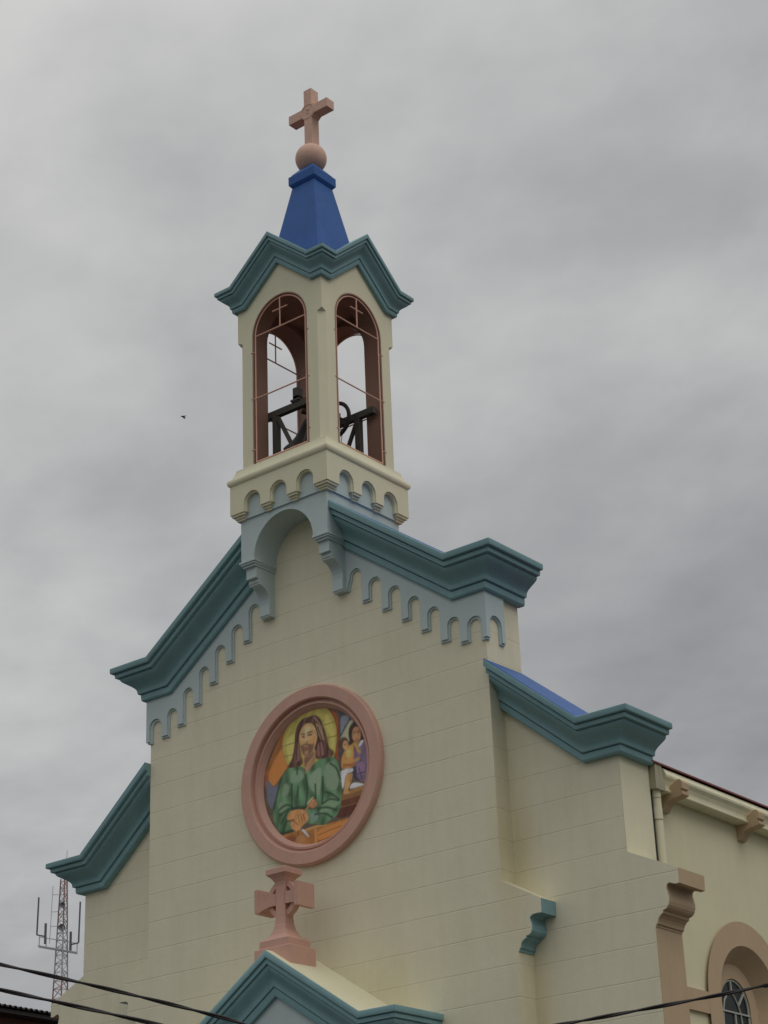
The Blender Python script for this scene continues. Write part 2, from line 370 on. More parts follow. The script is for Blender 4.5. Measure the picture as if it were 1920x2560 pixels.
# ---- pale corbel-table frieze under the main gable
SPR = [13.28, 13.03, 12.79, 12.53, 12.265, 12.01, 11.90]
PEN = [1.20, 1.565, 1.92, 2.263, 2.61, 2.955]
PB = [s_-.19 for s_ in SPR[1:]]
def frieze(hw, extra, drop, xend):
    """bottom outline from the bracket outwards, then the top back along the rake"""
    pts = [(.70, 13.10-drop), (.85+hw-.060, 13.10-drop)]
    edges = [.85]+PEN+[xend]
    for k in range(7):
        xl = edges[k]+hw; xr = (edges[k+1]-hw) if k < 6 else xend-hw*1.15
        c = (xl+xr)/2; r = (xr-xl)/2
        pts.append((xl, SPR[k]))
        pts += arc(c, SPR[k], r, 180, 0, 14)[1:-1]
        pts.append((xr, SPR[k]))
        if k < 6:
            pts += [(xr, PB[k]-drop), (xr+2*hw, PB[k]-drop)]
        else:
            pts += [(xr, 11.68-drop), (xend, 11.68-drop)]
    pts += [(xend, 12.44), (2.76, 12.44), (.70, 12.44+(2.76-.70)*SL)]
    return pts
for s in (1, -1):
    fr = MB()
    f1 = [(s*x, z) for x, z in frieze(.060, 0, 0, HC+.055)]; f2 = [(s*x, z) for x, z in frieze(.086, 0, .028, HC+.036)]
    fr.prism(f1, fy(-.055), fy(-.028)); fr.prism(f2, fy(-.028), fy(.001))
    # return round the corner with one arch
    gx = lambda x: (lambda u, v: (s*x, u, v))
    def ret(hw, y0, drop): return [(y0, 12.44), (y0, 11.68-drop), (.03+hw, 11.68-drop), (.03+hw, 11.90)]+arc(.175, 11.90, .145-hw, 180, 0, 14)[1:-1]+[(.32-hw, 11.90), (.32-hw, 11.68-drop), (.40+hw*.4, 11.68-drop), (.40+hw*.4, 12.44)]
    fr.prism(ret(.0, -.028, 0), gx(HC+.055), gx(HC+.028)); fr.prism(ret(.024, .001, .028), gx(HC+.028), gx(HC-.001))
    fr.build('corbel_frieze', MAT['pale'], church)

# ---- side bay cornices
SA = .833; TA = math.atan(SA); ma = math.tan(TA/2)
pa = prof(.94, .90)
ZA = 9.635; KH = .56*.90
for s in (1, -1):
    bx = 4.56; x0 = HC+.006
    path = [((s*x0, D, ZA+(bx-x0)*SA), (0, -1, 0), (0, 0, 1/math.cos(TA))), ((s*bx, D, ZA), (0, -1, 0), (s*ma, 0, 1)),
            ((s*HA, D, ZA), (s, -1, 0), (0, 0, 1)), ((s*HA, 1.03, ZA), (s, 0, 0), (0, 0, 1))]
    MB().sweep(pa, path).build('aisle_cornice', MAT['teal'], church, smooth=True)
    l1 = bx+KH*ma; z1 = ZA+KH; z0 = z1+(l1-x0)*SA
    x0 += .006
    vs = [(s*x0, D-.455, z0+.004), (s*(l1-.01), D-.455, z1+.012), (s*(l1+.02), 1.05, z1+.02), (s*x0, .82, z0+.02)]
    MB().add(vs+[(x, y, z-.06) for x, y, z in vs], [(0, 1, 2, 3), (7, 6, 5, 4), (0, 4, 5, 1), (1, 5, 6, 2), (2, 6, 7, 3), (3, 7, 4, 0)]).build('coping', MAT['blue'], church)
    MB().box(min(s*4.9, s*5.42), max(s*4.9, s*5.42), D-.34, 1.02, z1-.04, z1-.004).build('coping', MAT['blue'], church)

# ---- roundel
rf = [(1.352, .0), (1.352, -.075), (1.328, -.10), (1.16, -.10), (1.145, -.088), (1.14, -.02), (1.105, -.015), (1.10, -.04), (1.07, -.045), (1.06, -.02), (1.045, -.01), (1.01, .052), (1.0, .053), (1.0, .07)]
roundel = MB().lathe(rf, 96, lambda r, a_, h: (RX+r*math.cos(a_), h, RZ+r*math.sin(a_))).build('roundel_frame', MAT['pink'], church, smooth=True)
MURAL=[
('P',(74,62,50),0,[(-1.151,1.395),(1.326,0.782),(1.225,-1.393),(-1.181,-0.918)]),
('P',(116,70,30),1,[(-0.424,1.114),(-0.632,0.829),(-0.994,0.265),(-0.977,-0.019),(-0.807,-0.015),(-0.655,0.156),(-0.443,0.256),(-0.433,0.716)]),
('P',(150,92,34),2,[(-0.626,0.595),(-0.865,0.318),(-0.931,0.152),(-0.807,-0.007),(-0.656,0.14),(-0.506,0.27),(-0.566,0.416)]),
('P',(150,92,32),3,[(-0.651,0.402),(-0.845,0.215),(-0.806,0.042),(-0.655,0.189),(-0.569,0.284)]),
('P',(78,80,92),2,[(-0.953,0.156),(-0.9,0.112),(-0.807,-0.015),(-0.732,0.042),(-0.734,-0.088),(-0.823,-0.313),(-0.875,-0.318),(-0.947,-0.157)]),
('P',(112,52,18),1,[(0.284,0.974),(0.465,0.863),(0.491,0.562),(0.461,0.277),(0.499,0.091),(0.361,0.219),(0.411,0.484),(0.399,0.732)]),
('P',(50,56,62),1,[(0.477,0.926),(0.842,0.657),(1.102,0.193),(1.062,-0.274),(0.49,-0.147),(0.453,0.247),(0.501,0.625)]),
('P',(95,95,105),2,[(0.523,0.784),(0.625,0.791),(0.704,0.723),(0.578,0.607),(0.513,0.492),(0.508,0.656)]),
('P',(128,128,100),2,[(0.703,0.699),(0.771,0.65),(0.686,0.516),(0.69,0.369),(0.547,0.322),(0.475,0.274),(0.48,0.419),(0.575,0.542)]),
('P',(66,52,46),1,[(0.46,0.423),(0.531,0.423),(0.516,0.007),(0.492,-0.084),(0.468,0.098)]),
('P',(128,118,48),0,[(-0.624,0.694),(-0.621,0.527),(-0.547,0.296),(-0.444,0.207),(0.294,0.041),(0.392,0.228),(0.442,0.444),(0.437,0.641),(0.391,0.799),(0.283,0.966),(0.12,1.047),(-0.171,1.069),(-0.427,0.964),(-0.557,0.845)]),
('P',(150,138,66),3,[(-0.56,0.679),(-0.543,0.476),(-0.484,0.314),(-0.338,0.265),(-0.326,0.757)]),
('P',(146,134,62),3,[(0.194,0.764),(0.311,0.54),(0.324,0.341),(0.384,0.295),(0.414,0.45),(0.378,0.72),(0.241,0.918)]),
('L',(96,84,36),0.0189,[(-0.604,0.59),(-0.351,0.597)]),
('L',(96,84,36),0.0189,[(0.193,0.732),(0.44,0.73)]),
('L',(96,84,36),0.0189,[(0.249,0.522),(0.436,0.51)]),
('L',(96,84,36),0.0162,[(-0.597,0.423),(-0.418,0.415)]),
('P',(98,68,34),0,[(0.493,-0.355),(0.683,-0.349),(0.961,-0.331),(0.956,-0.44),(0.834,-0.539),(0.487,-0.512)]),
('P',(122,86,44),2,[(0.662,-0.36),(0.94,-0.35),(0.898,-0.412),(0.58,-0.421)]),
('P',(80,44,26),1,[(0.489,-0.465),(0.877,-0.454),(0.771,-0.62),(0.484,-0.59)]),
('P',(66,34,24),1,[(0.475,-0.573),(0.813,-0.566),(0.707,-0.74),(0.369,-0.74)]),
('L',(120,80,40),0.0189,[(0.494,-0.474),(0.857,-0.465)]),
('L',(110,72,38),0.0162,[(0.475,-0.581),(0.773,-0.581)]),
('P',(120,76,28),0,[(-0.799,-0.77),(-0.466,-0.75),(0.167,-0.776),(0.727,-0.751),(0.701,-0.902),(0.256,-1.139),(-0.35,-1.066),(-0.759,-0.874)]),
('P',(146,92,34),3,[(-0.017,-0.818),(0.567,-0.781),(0.665,-0.801),(0.341,-0.969),(0.019,-0.998)]),
('P',(96,54,26),2,[(-0.664,-0.813),(-0.364,-0.81),(-0.43,-0.971),(-0.552,-0.915)]),
('L',(160,112,60),0.0351,[(-0.199,-0.78),(-0.015,-0.763),(0.187,-0.78)]),
('L',(150,104,56),0.0378,[(-0.016,-0.802),(-0.007,-1.056)]),
('L',(100,60,26),0.0162,[(0.021,-0.904),(0.465,-0.854)]),
('L',(100,60,26),0.0162,[(0.019,-0.998),(0.301,-0.969)]),
('P',(64,92,64),1,[(-0.548,0.239),(-0.235,0.209),(-0.177,0.058),(0.055,0.233),(0.361,0.219),(0.448,0.103),(0.491,-0.116),(0.495,-0.466),(0.457,-0.616),(0.391,-0.697),(0.239,-0.736),(0.156,-0.79),(-0.135,-0.682),(-0.466,-0.742),(-0.694,-0.751),(-0.816,-0.541),(-0.844,-0.325),(-0.745,-0.118),(-0.656,0.107)]),
('P',(92,112,88),4,[(-0.445,0.175),(-0.237,0.144),(-0.199,0.006),(-0.346,-0.043),(-0.491,0.005)]),
('P',(98,116,92),4,[(-0.095,0.047),(0.134,0.126),(0.127,-0.099),(0.079,-0.345),(-0.061,-0.219),(-0.139,-0.072)]),
('P',(92,110,86),4,[(0.195,0.128),(0.379,0.151),(0.452,-0.075),(0.445,-0.297),(0.243,-0.285),(0.189,-0.08)]),
('P',(88,108,82),4,[(-0.616,0.016),(-0.491,-0.027),(-0.515,-0.168),(-0.663,-0.218)]),
('P',(86,106,80),4,[(-0.748,-0.248),(-0.538,-0.277),(-0.519,-0.362),(-0.709,-0.451)]),
('P',(90,112,84),4,[(0.199,-0.387),(0.441,-0.391),(0.446,-0.551),(0.192,-0.608),(0.03,-0.621)]),
('P',(84,106,92),3,[(-0.132,-0.556),(-0.008,-0.534),(0.071,-0.598),(0.027,-0.7),(-0.114,-0.655)]),
('L',(34,52,36),0.0432,[(-0.177,0.049),(-0.142,-0.169),(-0.19,-0.447)]),
('L',(34,52,36),0.0432,[(-0.45,-0.036),(-0.455,-0.262),(-0.458,-0.423)]),
('L',(34,52,36),0.0432,[(0.149,-0.055),(0.153,-0.233),(0.126,-0.451)]),
('L',(34,52,36),0.0432,[(-0.656,0.107),(-0.745,-0.135),(-0.812,-0.332)]),
('L',(34,52,36),0.0432,[(-0.34,0.2),(-0.342,0.103)]),
('L',(34,52,36),0.0432,[(-0.326,-0.096),(-0.351,-0.252)]),
('L',(34,52,36),0.0432,[(0.003,-0.136),(0.007,-0.346)]),
('L',(34,52,36),0.0432,[(0.202,-0.292),(0.322,-0.35),(0.449,-0.456)]),
('L',(34,52,36),0.0432,[(0.136,-0.453),(0.28,-0.404),(0.439,-0.47)]),
('L',(34,52,36),0.0432,[(-0.708,-0.37),(-0.581,-0.316),(-0.457,-0.359)]),
('L',(34,52,36),0.0432,[(-0.689,-0.455),(-0.52,-0.394),(-0.458,-0.391)]),
('L',(34,52,36),0.0432,[(-0.67,-0.588),(-0.563,-0.449),(-0.5,-0.414)]),
('L',(34,52,36),0.0432,[(0.033,-0.511),(0.195,-0.513),(0.394,-0.603)]),
('L',(34,52,36),0.0432,[(-0.01,-0.581),(0.192,-0.608),(0.31,-0.696)]),
('L',(34,52,36),0.0432,[(-0.631,-0.708),(-0.565,-0.561),(-0.502,-0.494)]),
('L',(34,52,36),0.0432,[(0.297,0.121),(0.416,0.03),(0.48,-0.145)]),
('L',(28,38,32),0.0702,[(-0.437,-0.411),(-0.17,-0.452),(-0.007,-0.47)]),
('L',(28,38,30),0.054,[(-0.715,-0.739),(-0.466,-0.742),(-0.34,-0.688)]),
('P',(70,46,38),1,[(-0.091,0.925),(0.013,0.937),(0.125,0.864),(0.192,0.699),(0.253,0.521),(0.28,0.352),(0.368,0.299),(0.381,0.215),(0.096,0.223),(0.014,0.258),(-0.001,0.449),(0.066,0.598),(0.009,0.793),(-0.135,0.844),(-0.241,0.803),(-0.297,0.651),(-0.269,0.38),(-0.213,0.253),(-0.277,0.202),(-0.549,0.231),(-0.441,0.338),(-0.384,0.539),(-0.374,0.718),(-0.324,0.856),(-0.217,0.93)]),
('P',(118,94,70),2,[(0.031,0.82),(0.111,0.751),(0.208,0.532),(0.165,0.476),(0.086,0.593),(0.048,0.701)]),
('P',(108,70,62),3,[(0.073,0.498),(0.185,0.471),(0.221,0.284),(0.097,0.264),(0.037,0.31)]),
('P',(100,66,58),3,[(-0.33,0.625),(-0.286,0.516),(-0.254,0.295),(-0.401,0.279),(-0.355,0.433)]),
('L',(40,24,24),0.0243,[(0.069,0.729),(0.147,0.546),(0.201,0.305)]),
('L',(40,24,24),0.0243,[(0.029,0.771),(0.105,0.523),(0.118,0.275)]),
('L',(40,24,24),0.0243,[(-0.305,0.752),(-0.332,0.527),(-0.358,0.319)]),
('L',(40,24,24),0.0243,[(-0.218,0.897),(-0.295,0.749)]),
('L',(126,100,76),0.0216,[(0.012,0.891),(0.112,0.784),(0.169,0.606)]),
('P',(126,94,66),1,[(-0.201,0.348),(-0.044,0.378),(0.031,0.409),(0.018,0.233),(-0.114,0.1),(-0.173,0.068),(-0.214,0.237)]),
('P',(92,66,46),3,[(-0.201,0.332),(-0.108,0.311),(-0.003,0.384),(-0.025,0.308),(-0.131,0.234),(-0.185,0.165)]),
('P',(150,114,72),1,[(-0.156,0.841),(-0.032,0.816),(0.044,0.702),(0.065,0.565),(0.024,0.46),(-0.049,0.349),(-0.166,0.321),(-0.235,0.386),(-0.269,0.528),(-0.293,0.666),(-0.259,0.766)]),
('P',(170,140,100),3,[(-0.158,0.799),(-0.054,0.775),(-0.098,0.702),(-0.161,0.652),(-0.18,0.722)]),
('P',(150,104,50),3,[(-0.038,0.606),(0.045,0.603),(0.01,0.48),(-0.062,0.48)]),
('P',(92,66,46),3,[(-0.286,0.532),(-0.227,0.519),(-0.186,0.493),(-0.031,0.489),(0.017,0.494),(-0.049,0.349),(-0.166,0.321),(-0.235,0.386)]),
('P',(128,94,66),3,[(-0.199,0.422),(-0.105,0.416),(-0.128,0.348),(-0.18,0.352)]),
('L',(60,44,34),0.0243,[(-0.233,0.693),(-0.182,0.673)]),
('L',(60,44,34),0.0243,[(-0.129,0.685),(-0.035,0.688)]),
('L',(46,34,30),0.0297,[(-0.224,0.647),(-0.187,0.634)]),
('L',(46,34,30),0.0297,[(-0.109,0.647),(-0.053,0.642)]),
('L',(108,76,48),0.0216,[(-0.151,0.649),(-0.18,0.565),(-0.133,0.543)]),
('L',(184,156,120),0.0243,[(-0.157,0.667),(-0.168,0.571)]),
('L',(70,44,34),0.0243,[(-0.211,0.515),(-0.154,0.525),(-0.072,0.482)]),
('L',(130,66,52),0.0243,[(-0.197,0.472),(-0.114,0.463)]),
('L',(132,88,48),0.0486,[(-0.223,-0.505),(-0.066,-0.394)]),
('P',(136,92,56),1,[(-0.152,-0.392),(-0.047,-0.315),(0.04,-0.424),(0.014,-0.475),(-0.069,-0.492)]),
('L',(176,140,100),0.0243,[(-0.152,-0.388),(-0.051,-0.32)]),
('P',(150,102,56),1,[(-0.479,-0.434),(-0.334,-0.433),(-0.207,-0.476),(-0.14,-0.57),(-0.144,-0.649),(-0.259,-0.704),(-0.339,-0.787),(-0.465,-0.713),(-0.501,-0.639),(-0.458,-0.583),(-0.569,-0.552),(-0.539,-0.478)]),
('L',(100,58,32),0.0189,[(-0.295,-0.505),(-0.267,-0.623)]),
('L',(100,58,32),0.0189,[(-0.244,-0.532),(-0.206,-0.636)]),
('L',(100,58,32),0.0189,[(-0.336,-0.521),(-0.319,-0.644)]),
('L',(100,58,32),0.0189,[(-0.441,-0.587),(-0.34,-0.672)]),
('L',(76,46,28),0.0351,[(-0.52,-0.579),(-0.431,-0.581)]),
('P',(140,140,140),1,[(-0.297,-0.748),(-0.235,-0.757),(-0.128,-0.882),(-0.141,-0.906),(-0.181,-0.871)]),
('L',(86,58,34),0.0378,[(-0.342,-0.767),(-0.367,-0.952)]),
('P',(128,88,48),3,[(-0.364,-0.826),(-0.221,-0.839),(-0.193,-0.955),(-0.307,-0.98),(-0.387,-0.917)]),
('P',(88,72,90),1,[(0.879,0.341),(1.107,0.32),(1.077,-0.372),(0.767,-0.225),(0.746,-0.013),(0.724,0.216),(0.834,0.215)]),
('P',(104,82,102),4,[(0.796,0.008),(0.955,0.003),(0.947,-0.185),(0.791,-0.135)]),
('P',(46,38,60),2,[(0.746,-0.013),(0.785,-0.022),(0.787,-0.213),(0.884,-0.282),(0.738,-0.218)]),
('L',(60,44,66),0.0243,[(0.779,0.075),(0.877,0.037)]),
('L',(60,44,66),0.0243,[(0.81,-0.155),(0.948,-0.154)]),
('L',(60,44,66),0.0243,[(0.833,-0.065),(0.886,-0.235)]),
('P',(48,32,30),1,[(0.947,0.422),(0.937,0.368),(0.915,0.323),(0.882,0.291),(0.841,0.275),(0.797,0.277),(0.753,0.296),(0.714,0.33),(0.684,0.378),(0.665,0.432),(0.66,0.49),(0.67,0.544),(0.692,0.589),(0.725,0.621),(0.766,0.637),(0.811,0.635),(0.855,0.616),(0.894,0.581),(0.924,0.534),(0.942,0.479)]),
('P',(48,32,30),1,[(0.676,0.519),(0.735,0.504),(0.736,0.246),(0.678,0.308)]),
('P',(48,32,30),1,[(0.894,0.466),(0.968,0.32),(0.908,0.318)]),
('P',(136,96,62),1,[(0.893,0.418),(0.887,0.382),(0.874,0.351),(0.854,0.328),(0.83,0.317),(0.804,0.317),(0.779,0.329),(0.756,0.351),(0.739,0.383),(0.728,0.419),(0.726,0.458),(0.731,0.495),(0.744,0.526),(0.764,0.549),(0.788,0.56),(0.814,0.56),(0.84,0.548),(0.862,0.525),(0.88,0.494),(0.89,0.457)]),
('L',(70,44,34),0.0189,[(0.759,0.479),(0.794,0.471)]),
('L',(70,44,34),0.0189,[(0.831,0.474),(0.875,0.468)]),
('L',(120,60,50),0.0189,[(0.8,0.368),(0.84,0.363)]),
('L',(160,120,80),0.0216,[(0.794,0.466),(0.796,0.409)]),
('P',(126,88,54),1,[(0.76,0.353),(0.86,0.346),(0.866,0.264),(0.785,0.234)]),
('P',(150,148,156),1,[(0.889,0.339),(0.958,0.322),(0.865,0.232),(0.83,0.256)]),
('P',(160,104,44),1,[(0.526,0.182),(0.606,0.276),(0.678,0.308),(0.751,0.29),(0.751,0.082),(0.734,-0.05),(0.51,-0.027),(0.507,0.089)]),
('P',(186,134,66),4,[(0.605,0.26),(0.706,0.253),(0.701,0.125),(0.601,0.132)]),
('L',(164,110,50),0.0648,[(0.717,0.282),(0.772,0.315),(0.828,0.208),(0.852,0.167)]),
('L',(160,108,52),0.0594,[(0.559,0.078),(0.698,0.046),(0.834,0.066)]),
('L',(126,74,30),0.0594,[(0.556,0.014),(0.756,0.004)]),
('L',(110,62,28),0.0189,[(0.537,0.05),(0.726,-0.008)]),
('P',(70,46,34),1,[(0.661,0.341),(0.655,0.313),(0.641,0.29),(0.62,0.274),(0.594,0.267),(0.565,0.269),(0.537,0.28),(0.512,0.299),(0.492,0.325),(0.48,0.354),(0.476,0.384),(0.482,0.412),(0.496,0.434),(0.517,0.45),(0.544,0.458),(0.572,0.455),(0.601,0.444),(0.626,0.425),(0.645,0.399),(0.657,0.37)]),
('P',(150,112,66),1,[(0.656,0.313),(0.652,0.292),(0.644,0.274),(0.631,0.261),(0.615,0.255),(0.597,0.255),(0.58,0.263),(0.565,0.276),(0.553,0.295),(0.546,0.316),(0.544,0.339),(0.547,0.36),(0.556,0.378),(0.569,0.391),(0.585,0.397),(0.602,0.396),(0.62,0.389),(0.635,0.375),(0.647,0.357),(0.654,0.335)]),
('L',(80,54,36),0.0162,[(0.578,0.341),(0.592,0.337)]),
('L',(80,54,36),0.0162,[(0.618,0.338),(0.634,0.334)]),
('P',(150,150,152),1,[(0.482,-0.026),(0.725,-0.04),(0.728,-0.105),(0.592,-0.114),(0.549,-0.288),(0.514,-0.331),(0.498,-0.149)]),
('P',(164,112,62),1,[(0.588,-0.113),(0.716,-0.11),(0.704,-0.211),(0.644,-0.309),(0.619,-0.358),(0.665,-0.408),(0.521,-0.402),(0.561,-0.29)]),
('L',(124,70,34),0.0243,[(0.681,-0.126),(0.667,-0.234)]),
('P',(158,158,156),1,[(0.639,-0.336),(0.71,-0.252),(0.941,-0.334),(0.901,-0.346),(0.703,-0.353)])]

def paint_mural(nn=380, rad=1.03):
    ax = np.linspace(-rad, rad, nn); X, Z = np.meshgrid(ax, ax)
    img = np.zeros((nn, nn, 3)); px = ax[1]-ax[0]
    def blur(a_, k):
        for _ in range(k):
            a_ = (a_+np.roll(a_, 1, 0)+np.roll(a_, -1, 0)+np.roll(a_, 1, 1)+np.roll(a_, -1, 1))/5
        return a_
    def soft(q, close):
        for _ in range(2):
            o = []; m = len(q)
            for i in range(m if close else m-1):
                a_, b_ = q[i], q[(i+1) % m]; o += [(a_[0]*.78+b_[0]*.22, a_[1]*.78+b_[1]*.22), (a_[0]*.22+b_[0]*.78, a_[1]*.22+b_[1]*.78)]
            q = o if close else [q[0]]+o+[q[-1]]
        return q
    for kind, c, s_, pts in MURAL:
        pts = soft(pts, kind == 'P') if len(pts) > 2 else pts
        col = np.array([min(.9, lin(v)/.325) for v in c]); col = col*.88+col.mean()*.12
        if kind == 'P':
            ins = np.zeros((nn, nn), bool); k = len(pts)
            for i in range(k):
                x1, z1 = pts[i]; x2, z2 = pts[(i+1) % k]
                if z1 == z2: continue
                ins ^= ((Z >= min(z1, z2)) & (Z < max(z1, z2)) & (X < x1+(Z-z1)*(x2-x1)/(z2-z1)))
            msk = blur(ins.astype(float), 1+int(s_)*3)
            if tuple(c) in ((64, 92, 64), (70, 46, 38)):        # brushed folds in the robe, strands in the hair
                f_ = 17 if c[1] > 80 else 34
                wv = np.sin(f_*(X+.18*np.sin(3.1*Z+1.0)+.10*np.sin(7*X*Z+2))+2.2*np.sin(2.6*Z+3*X))+.5*np.sin(2.3*f_*(X-.22*Z)+3*np.sin(4*Z))
                col = col*(1+.34*wv)[..., None]
            elif s_ <= 1: col = col*(1+.10*np.sin(23*X+9*Z+4*np.sin(9*Z-5*X)))[..., None]
            if s_ <= 1:                                          # dark drawn contour round each shape
                ed = blur(np.abs(np.roll(ins, 1, 0) ^ ins).astype(float)+np.abs(np.roll(ins, 1, 1) ^ ins), 2)
                img = img*(1-.38*np.clip(ed*1.6, 0, 1))[..., None]
        else:
            msk = np.zeros((nn, nn)); w = s_*.5
            for (x1, z1), (x2, z2) in zip(pts, pts[1:]):
                dx_, dz_ = x2-x1, z2-z1; t = np.clip(((X-x1)*dx_+(Z-z1)*dz_)/(dx_*dx_+dz_*dz_+1e-12), 0, 1)
                dist = np.hypot(X-x1-t*dx_, Z-z1-t*dz_); msk = np.maximum(msk, np.clip(1.2-dist/max(w*1.15, px*1.1), 0, 1))
            msk = blur(np.clip(msk, 0, 1)*.88, 1)
        img = img*(1-msk[..., None])+col*msk[..., None]
    rng = np.random.default_rng(3); img *= 1+.10*blur(rng.standard_normal((nn, nn)), 1)[..., None]
    for q in np.arange(-1.0, 1.01, .15):                       # joints between the painted tiles
        img[np.abs(Z-q) < px*.6] *= .94; img[np.abs(X-q) < px*.6] *= .96
    return ax, np.clip(img, 0, 1)
ax, img = paint_mural(); nn = len(ax)
vs = [(RX+x, .05, RZ+z) for z in ax for x in ax]; fs = []
for j in range(nn-1):
    for i in range(nn-1):
        if ax[i]**2+ax[j]**2 < 1.012**2: fs.append((j*nn+i, j*nn+i+1, (j+1)*nn+i+1, (j+1)*nn+i))
me = bpy.data.meshes.new('mural'); me.from_pydata(vs, [], fs)
at_ = me.color_attributes.new('tile_paint', 'FLOAT_COLOR', 'POINT')
at_.data.foreach_set('color', np.concatenate([img.reshape(-1, 3), np.ones((nn*nn, 1))], 1).astype(np.float32).ravel())
mm = bpy.data.materials.new('painted_tiles'); mm.use_nodes = True
va = mm.node_tree.nodes.new('ShaderNodeVertexColor'); va.layer_name = 'tile_paint'
pb = mm.node_tree.nodes['Principled BSDF']; mm.node_tree.links.new(va.outputs[0], pb.inputs['Base Color']); pb.inputs['Roughness'].default_value = .4; pb.inputs['Specular IOR Level'].default_value = .25
me.materials.append(mm); mo = bpy.data.objects.new('mural', me); COL.objects.link(mo); mo.parent = roundel
mo['label'] = 'painted tile picture of a long haired man in a green robe with a yellow halo'

# ---- porch gable at the foot of the middle bay
PW = -.78; ps = .66; tp = math.atan(ps); mpp = math.tan(tp/2)
pp = prof(.52, .90); KP = .56*.90; pb_, pc = 1.62-KP*mpp, 1.98
PZ = 6.63-KP; PA = PZ+pb_*ps
path = [((-pc, -.005, PZ), (-1, 0, 0), (0, 0, 1)), ((-pc, PW, PZ), (-1, -1, 0), (0, 0, 1)), ((-pb_, PW, PZ), (0, -1, 0), (-mpp, 0, 1)), ((0, PW, PA), (0, -1, 0), (0, 0, 1/math.cos(tp))),
        ((pb_, PW, PZ), (0, -1, 0), (mpp, 0, 1)), ((pc, PW, PZ), (1, -1, 0), (0, 0, 1)), ((pc, -.005, PZ), (1, 0, 0), (0, 0, 1))]
porch = MB().prism([(-pc, 0), (pc, 0), (pc, 6.5), (1.45, 6.5), (0, 6.5+1.45*ps), (-1.45, 6.5), (-pc, 6.5)], fy(PW), fy(-.002)).build('porch', MAT['pale'], church)
MB().sweep(pp, path).build('porch_cornice', MAT['teal'], porch, smooth=True)
plx = 1.62; plz = 6.63; pla = PA+KP/math.cos(tp); yl = PW-.49*.52
for s in (1, -1):
    vs = [(0, yl+.012, pla+.003), (s*(plx-.01), yl+.012, plz+.012), (s*(plx+.03), -.003, plz+.03), (0, -.003, pla+.03)]
    MB().add(vs+[(x, y, z-.05) for x, y, z in vs], [(0, 1, 2, 3), (7, 6, 5, 4), (0, 4, 5, 1), (1, 5, 6, 2), (2, 6, 7, 3), (3, 7, 4, 0)]).build('porch_roof', MAT['cream'], porch)
    MB().box(min(s*1.66, s*2.2), max(s*1.66, s*2.2), PW-.2, -.003, plz-.03, plz-.004).build('porch_roof', MAT['cream'], porch)

# ---- nave behind
XW = 4.95
WY, WZ, WR = 3.36, 6.75, .82
def wplane(x): return lambda u, v: (x, u, v)
nv = MB()
zs, zt = 3.2, 9.62
L_ = [(1.0, 0), (WY, 0), (WY, zs), (WY-WR, zs), (WY-WR, WZ)]+[(WY+WR*math.cos(R(180-90*i/20)), WZ+WR*math.sin(R(180-90*i/20))) for i in range(1, 21)]+[(WY, zt), (1.0, zt)]
Rr = [(WY, 0), (16, 0), (16, zt), (WY, zt)]+[(WY+WR*math.cos(R(90-90*i/20)), WZ+WR*math.sin(R(90-90*i/20))) for i in range(0, 21)]+[(WY+WR, zs), (WY, zs)]
nv.prism(L_, wplane(XW), wplane(XW-.4)); nv.prism(Rr, wplane(XW), wplane(XW-.4))
nv.box(-XW, -XW+.4, 1.0, 16, 0, zt); nv.box(-XW+.4, XW-.4, 15.6, 16, 0, zt)
nv.prism([(-XW, zt), (XW, zt), (0, zt+2.0)], fy(15.6), fy(16))
nv.build('nave_wall', MAT['nave'], church)
MB().prism([(-5.19, 9.672), (0, 11.72), (5.19, 9.672), (5.19, 9.695), (0, 11.77), (-5.19, 9.695)], fy(.99), fy(16.2)).build('nave_roof', MAT['redroof'], church)
# window in the nave wall
def arched(r, z0, n=28): return [(WY-r, z0)]+[(WY+r*math.cos(R(180-180*i/n)), WZ+r*math.sin(R(180-180*i/n))) for i in range(n+1)]+[(WY+r, z0)]
def ring(ro, ri, x0, x1, z0, mb, ri2=None):
    a_ = arched(ro, z0); b_ = arched(ri, z0); c_ = arched(ri2 or ri, z0); k = len(a_); v = []
    for y, z in a_: v.append((x1, y, z))
    for y, z in b_: v.append((x1, y, z))
    for y, z in c_: v.append((x0, y, z))
    for y, z in a_: v.append((x0, y, z))
    f = []
    for i in range(k-1):
        for q in range(3): f.append((q*k+i, q*k+i+1, (q+1)*k+i+1, (q+1)*k+i))
    return mb.add(v, f)
win = ring(1.15, .82, XW-.02, XW+.05, 3.1, MB())
ring(.82, .815, XW-.20, XW+.05, 3.2, win, ri2=.60)
win.build('window_surround', MAT['tan'], church)
wob = bpy.data.objects[-1] if False else None
frame = ring(.62, .405, XW-.26, XW-.195, 3.2, MB()).build('window_frame', MAT['tan'], church)
k_ = arched(.41, 3.2)
MB().prism(k_, wplane(XW-.235), wplane(XW-.26)).build('pane', MAT['glass'], frame)
mu = MB(); xm = XW-.228
mu.tube([(xm, y, z) for y, z in arched(.385, 3.3)], .017, 6)
mu.bar((xm, WY-.05, 6.97), (xm, WY-.05, WZ+.375), .034)
mu.tube([(xm, WY+a_, z_) for a_, z_ in ((-.05, 6.98), (.03, 6.92), (.11, 6.82), (.165, 6.70), (.185, 6.56), (.19, 6.30))], .016, 6)
mu.tube([(xm, WY+a_, z_) for a_, z_ in ((-.05, 6.98), (-.16, 6.93), (-.25, 6.84), (-.305, 6.70), (-.32, 6.56), (-.32, 6.30))], .016, 6)
mu.bar((xm, WY+.29, 6.99), (xm, WY+.125, 6.815), .030)
mu.bar((xm+.012, WY-.40, 6.69), (xm+.012, WY+.40, 6.69), .022)
mu.bar((xm, WY, 3.3), (xm, WY, 6.69), .03); mu.bar((xm, WY-.4, 5.4), (xm, WY+.4, 5.4), .03)
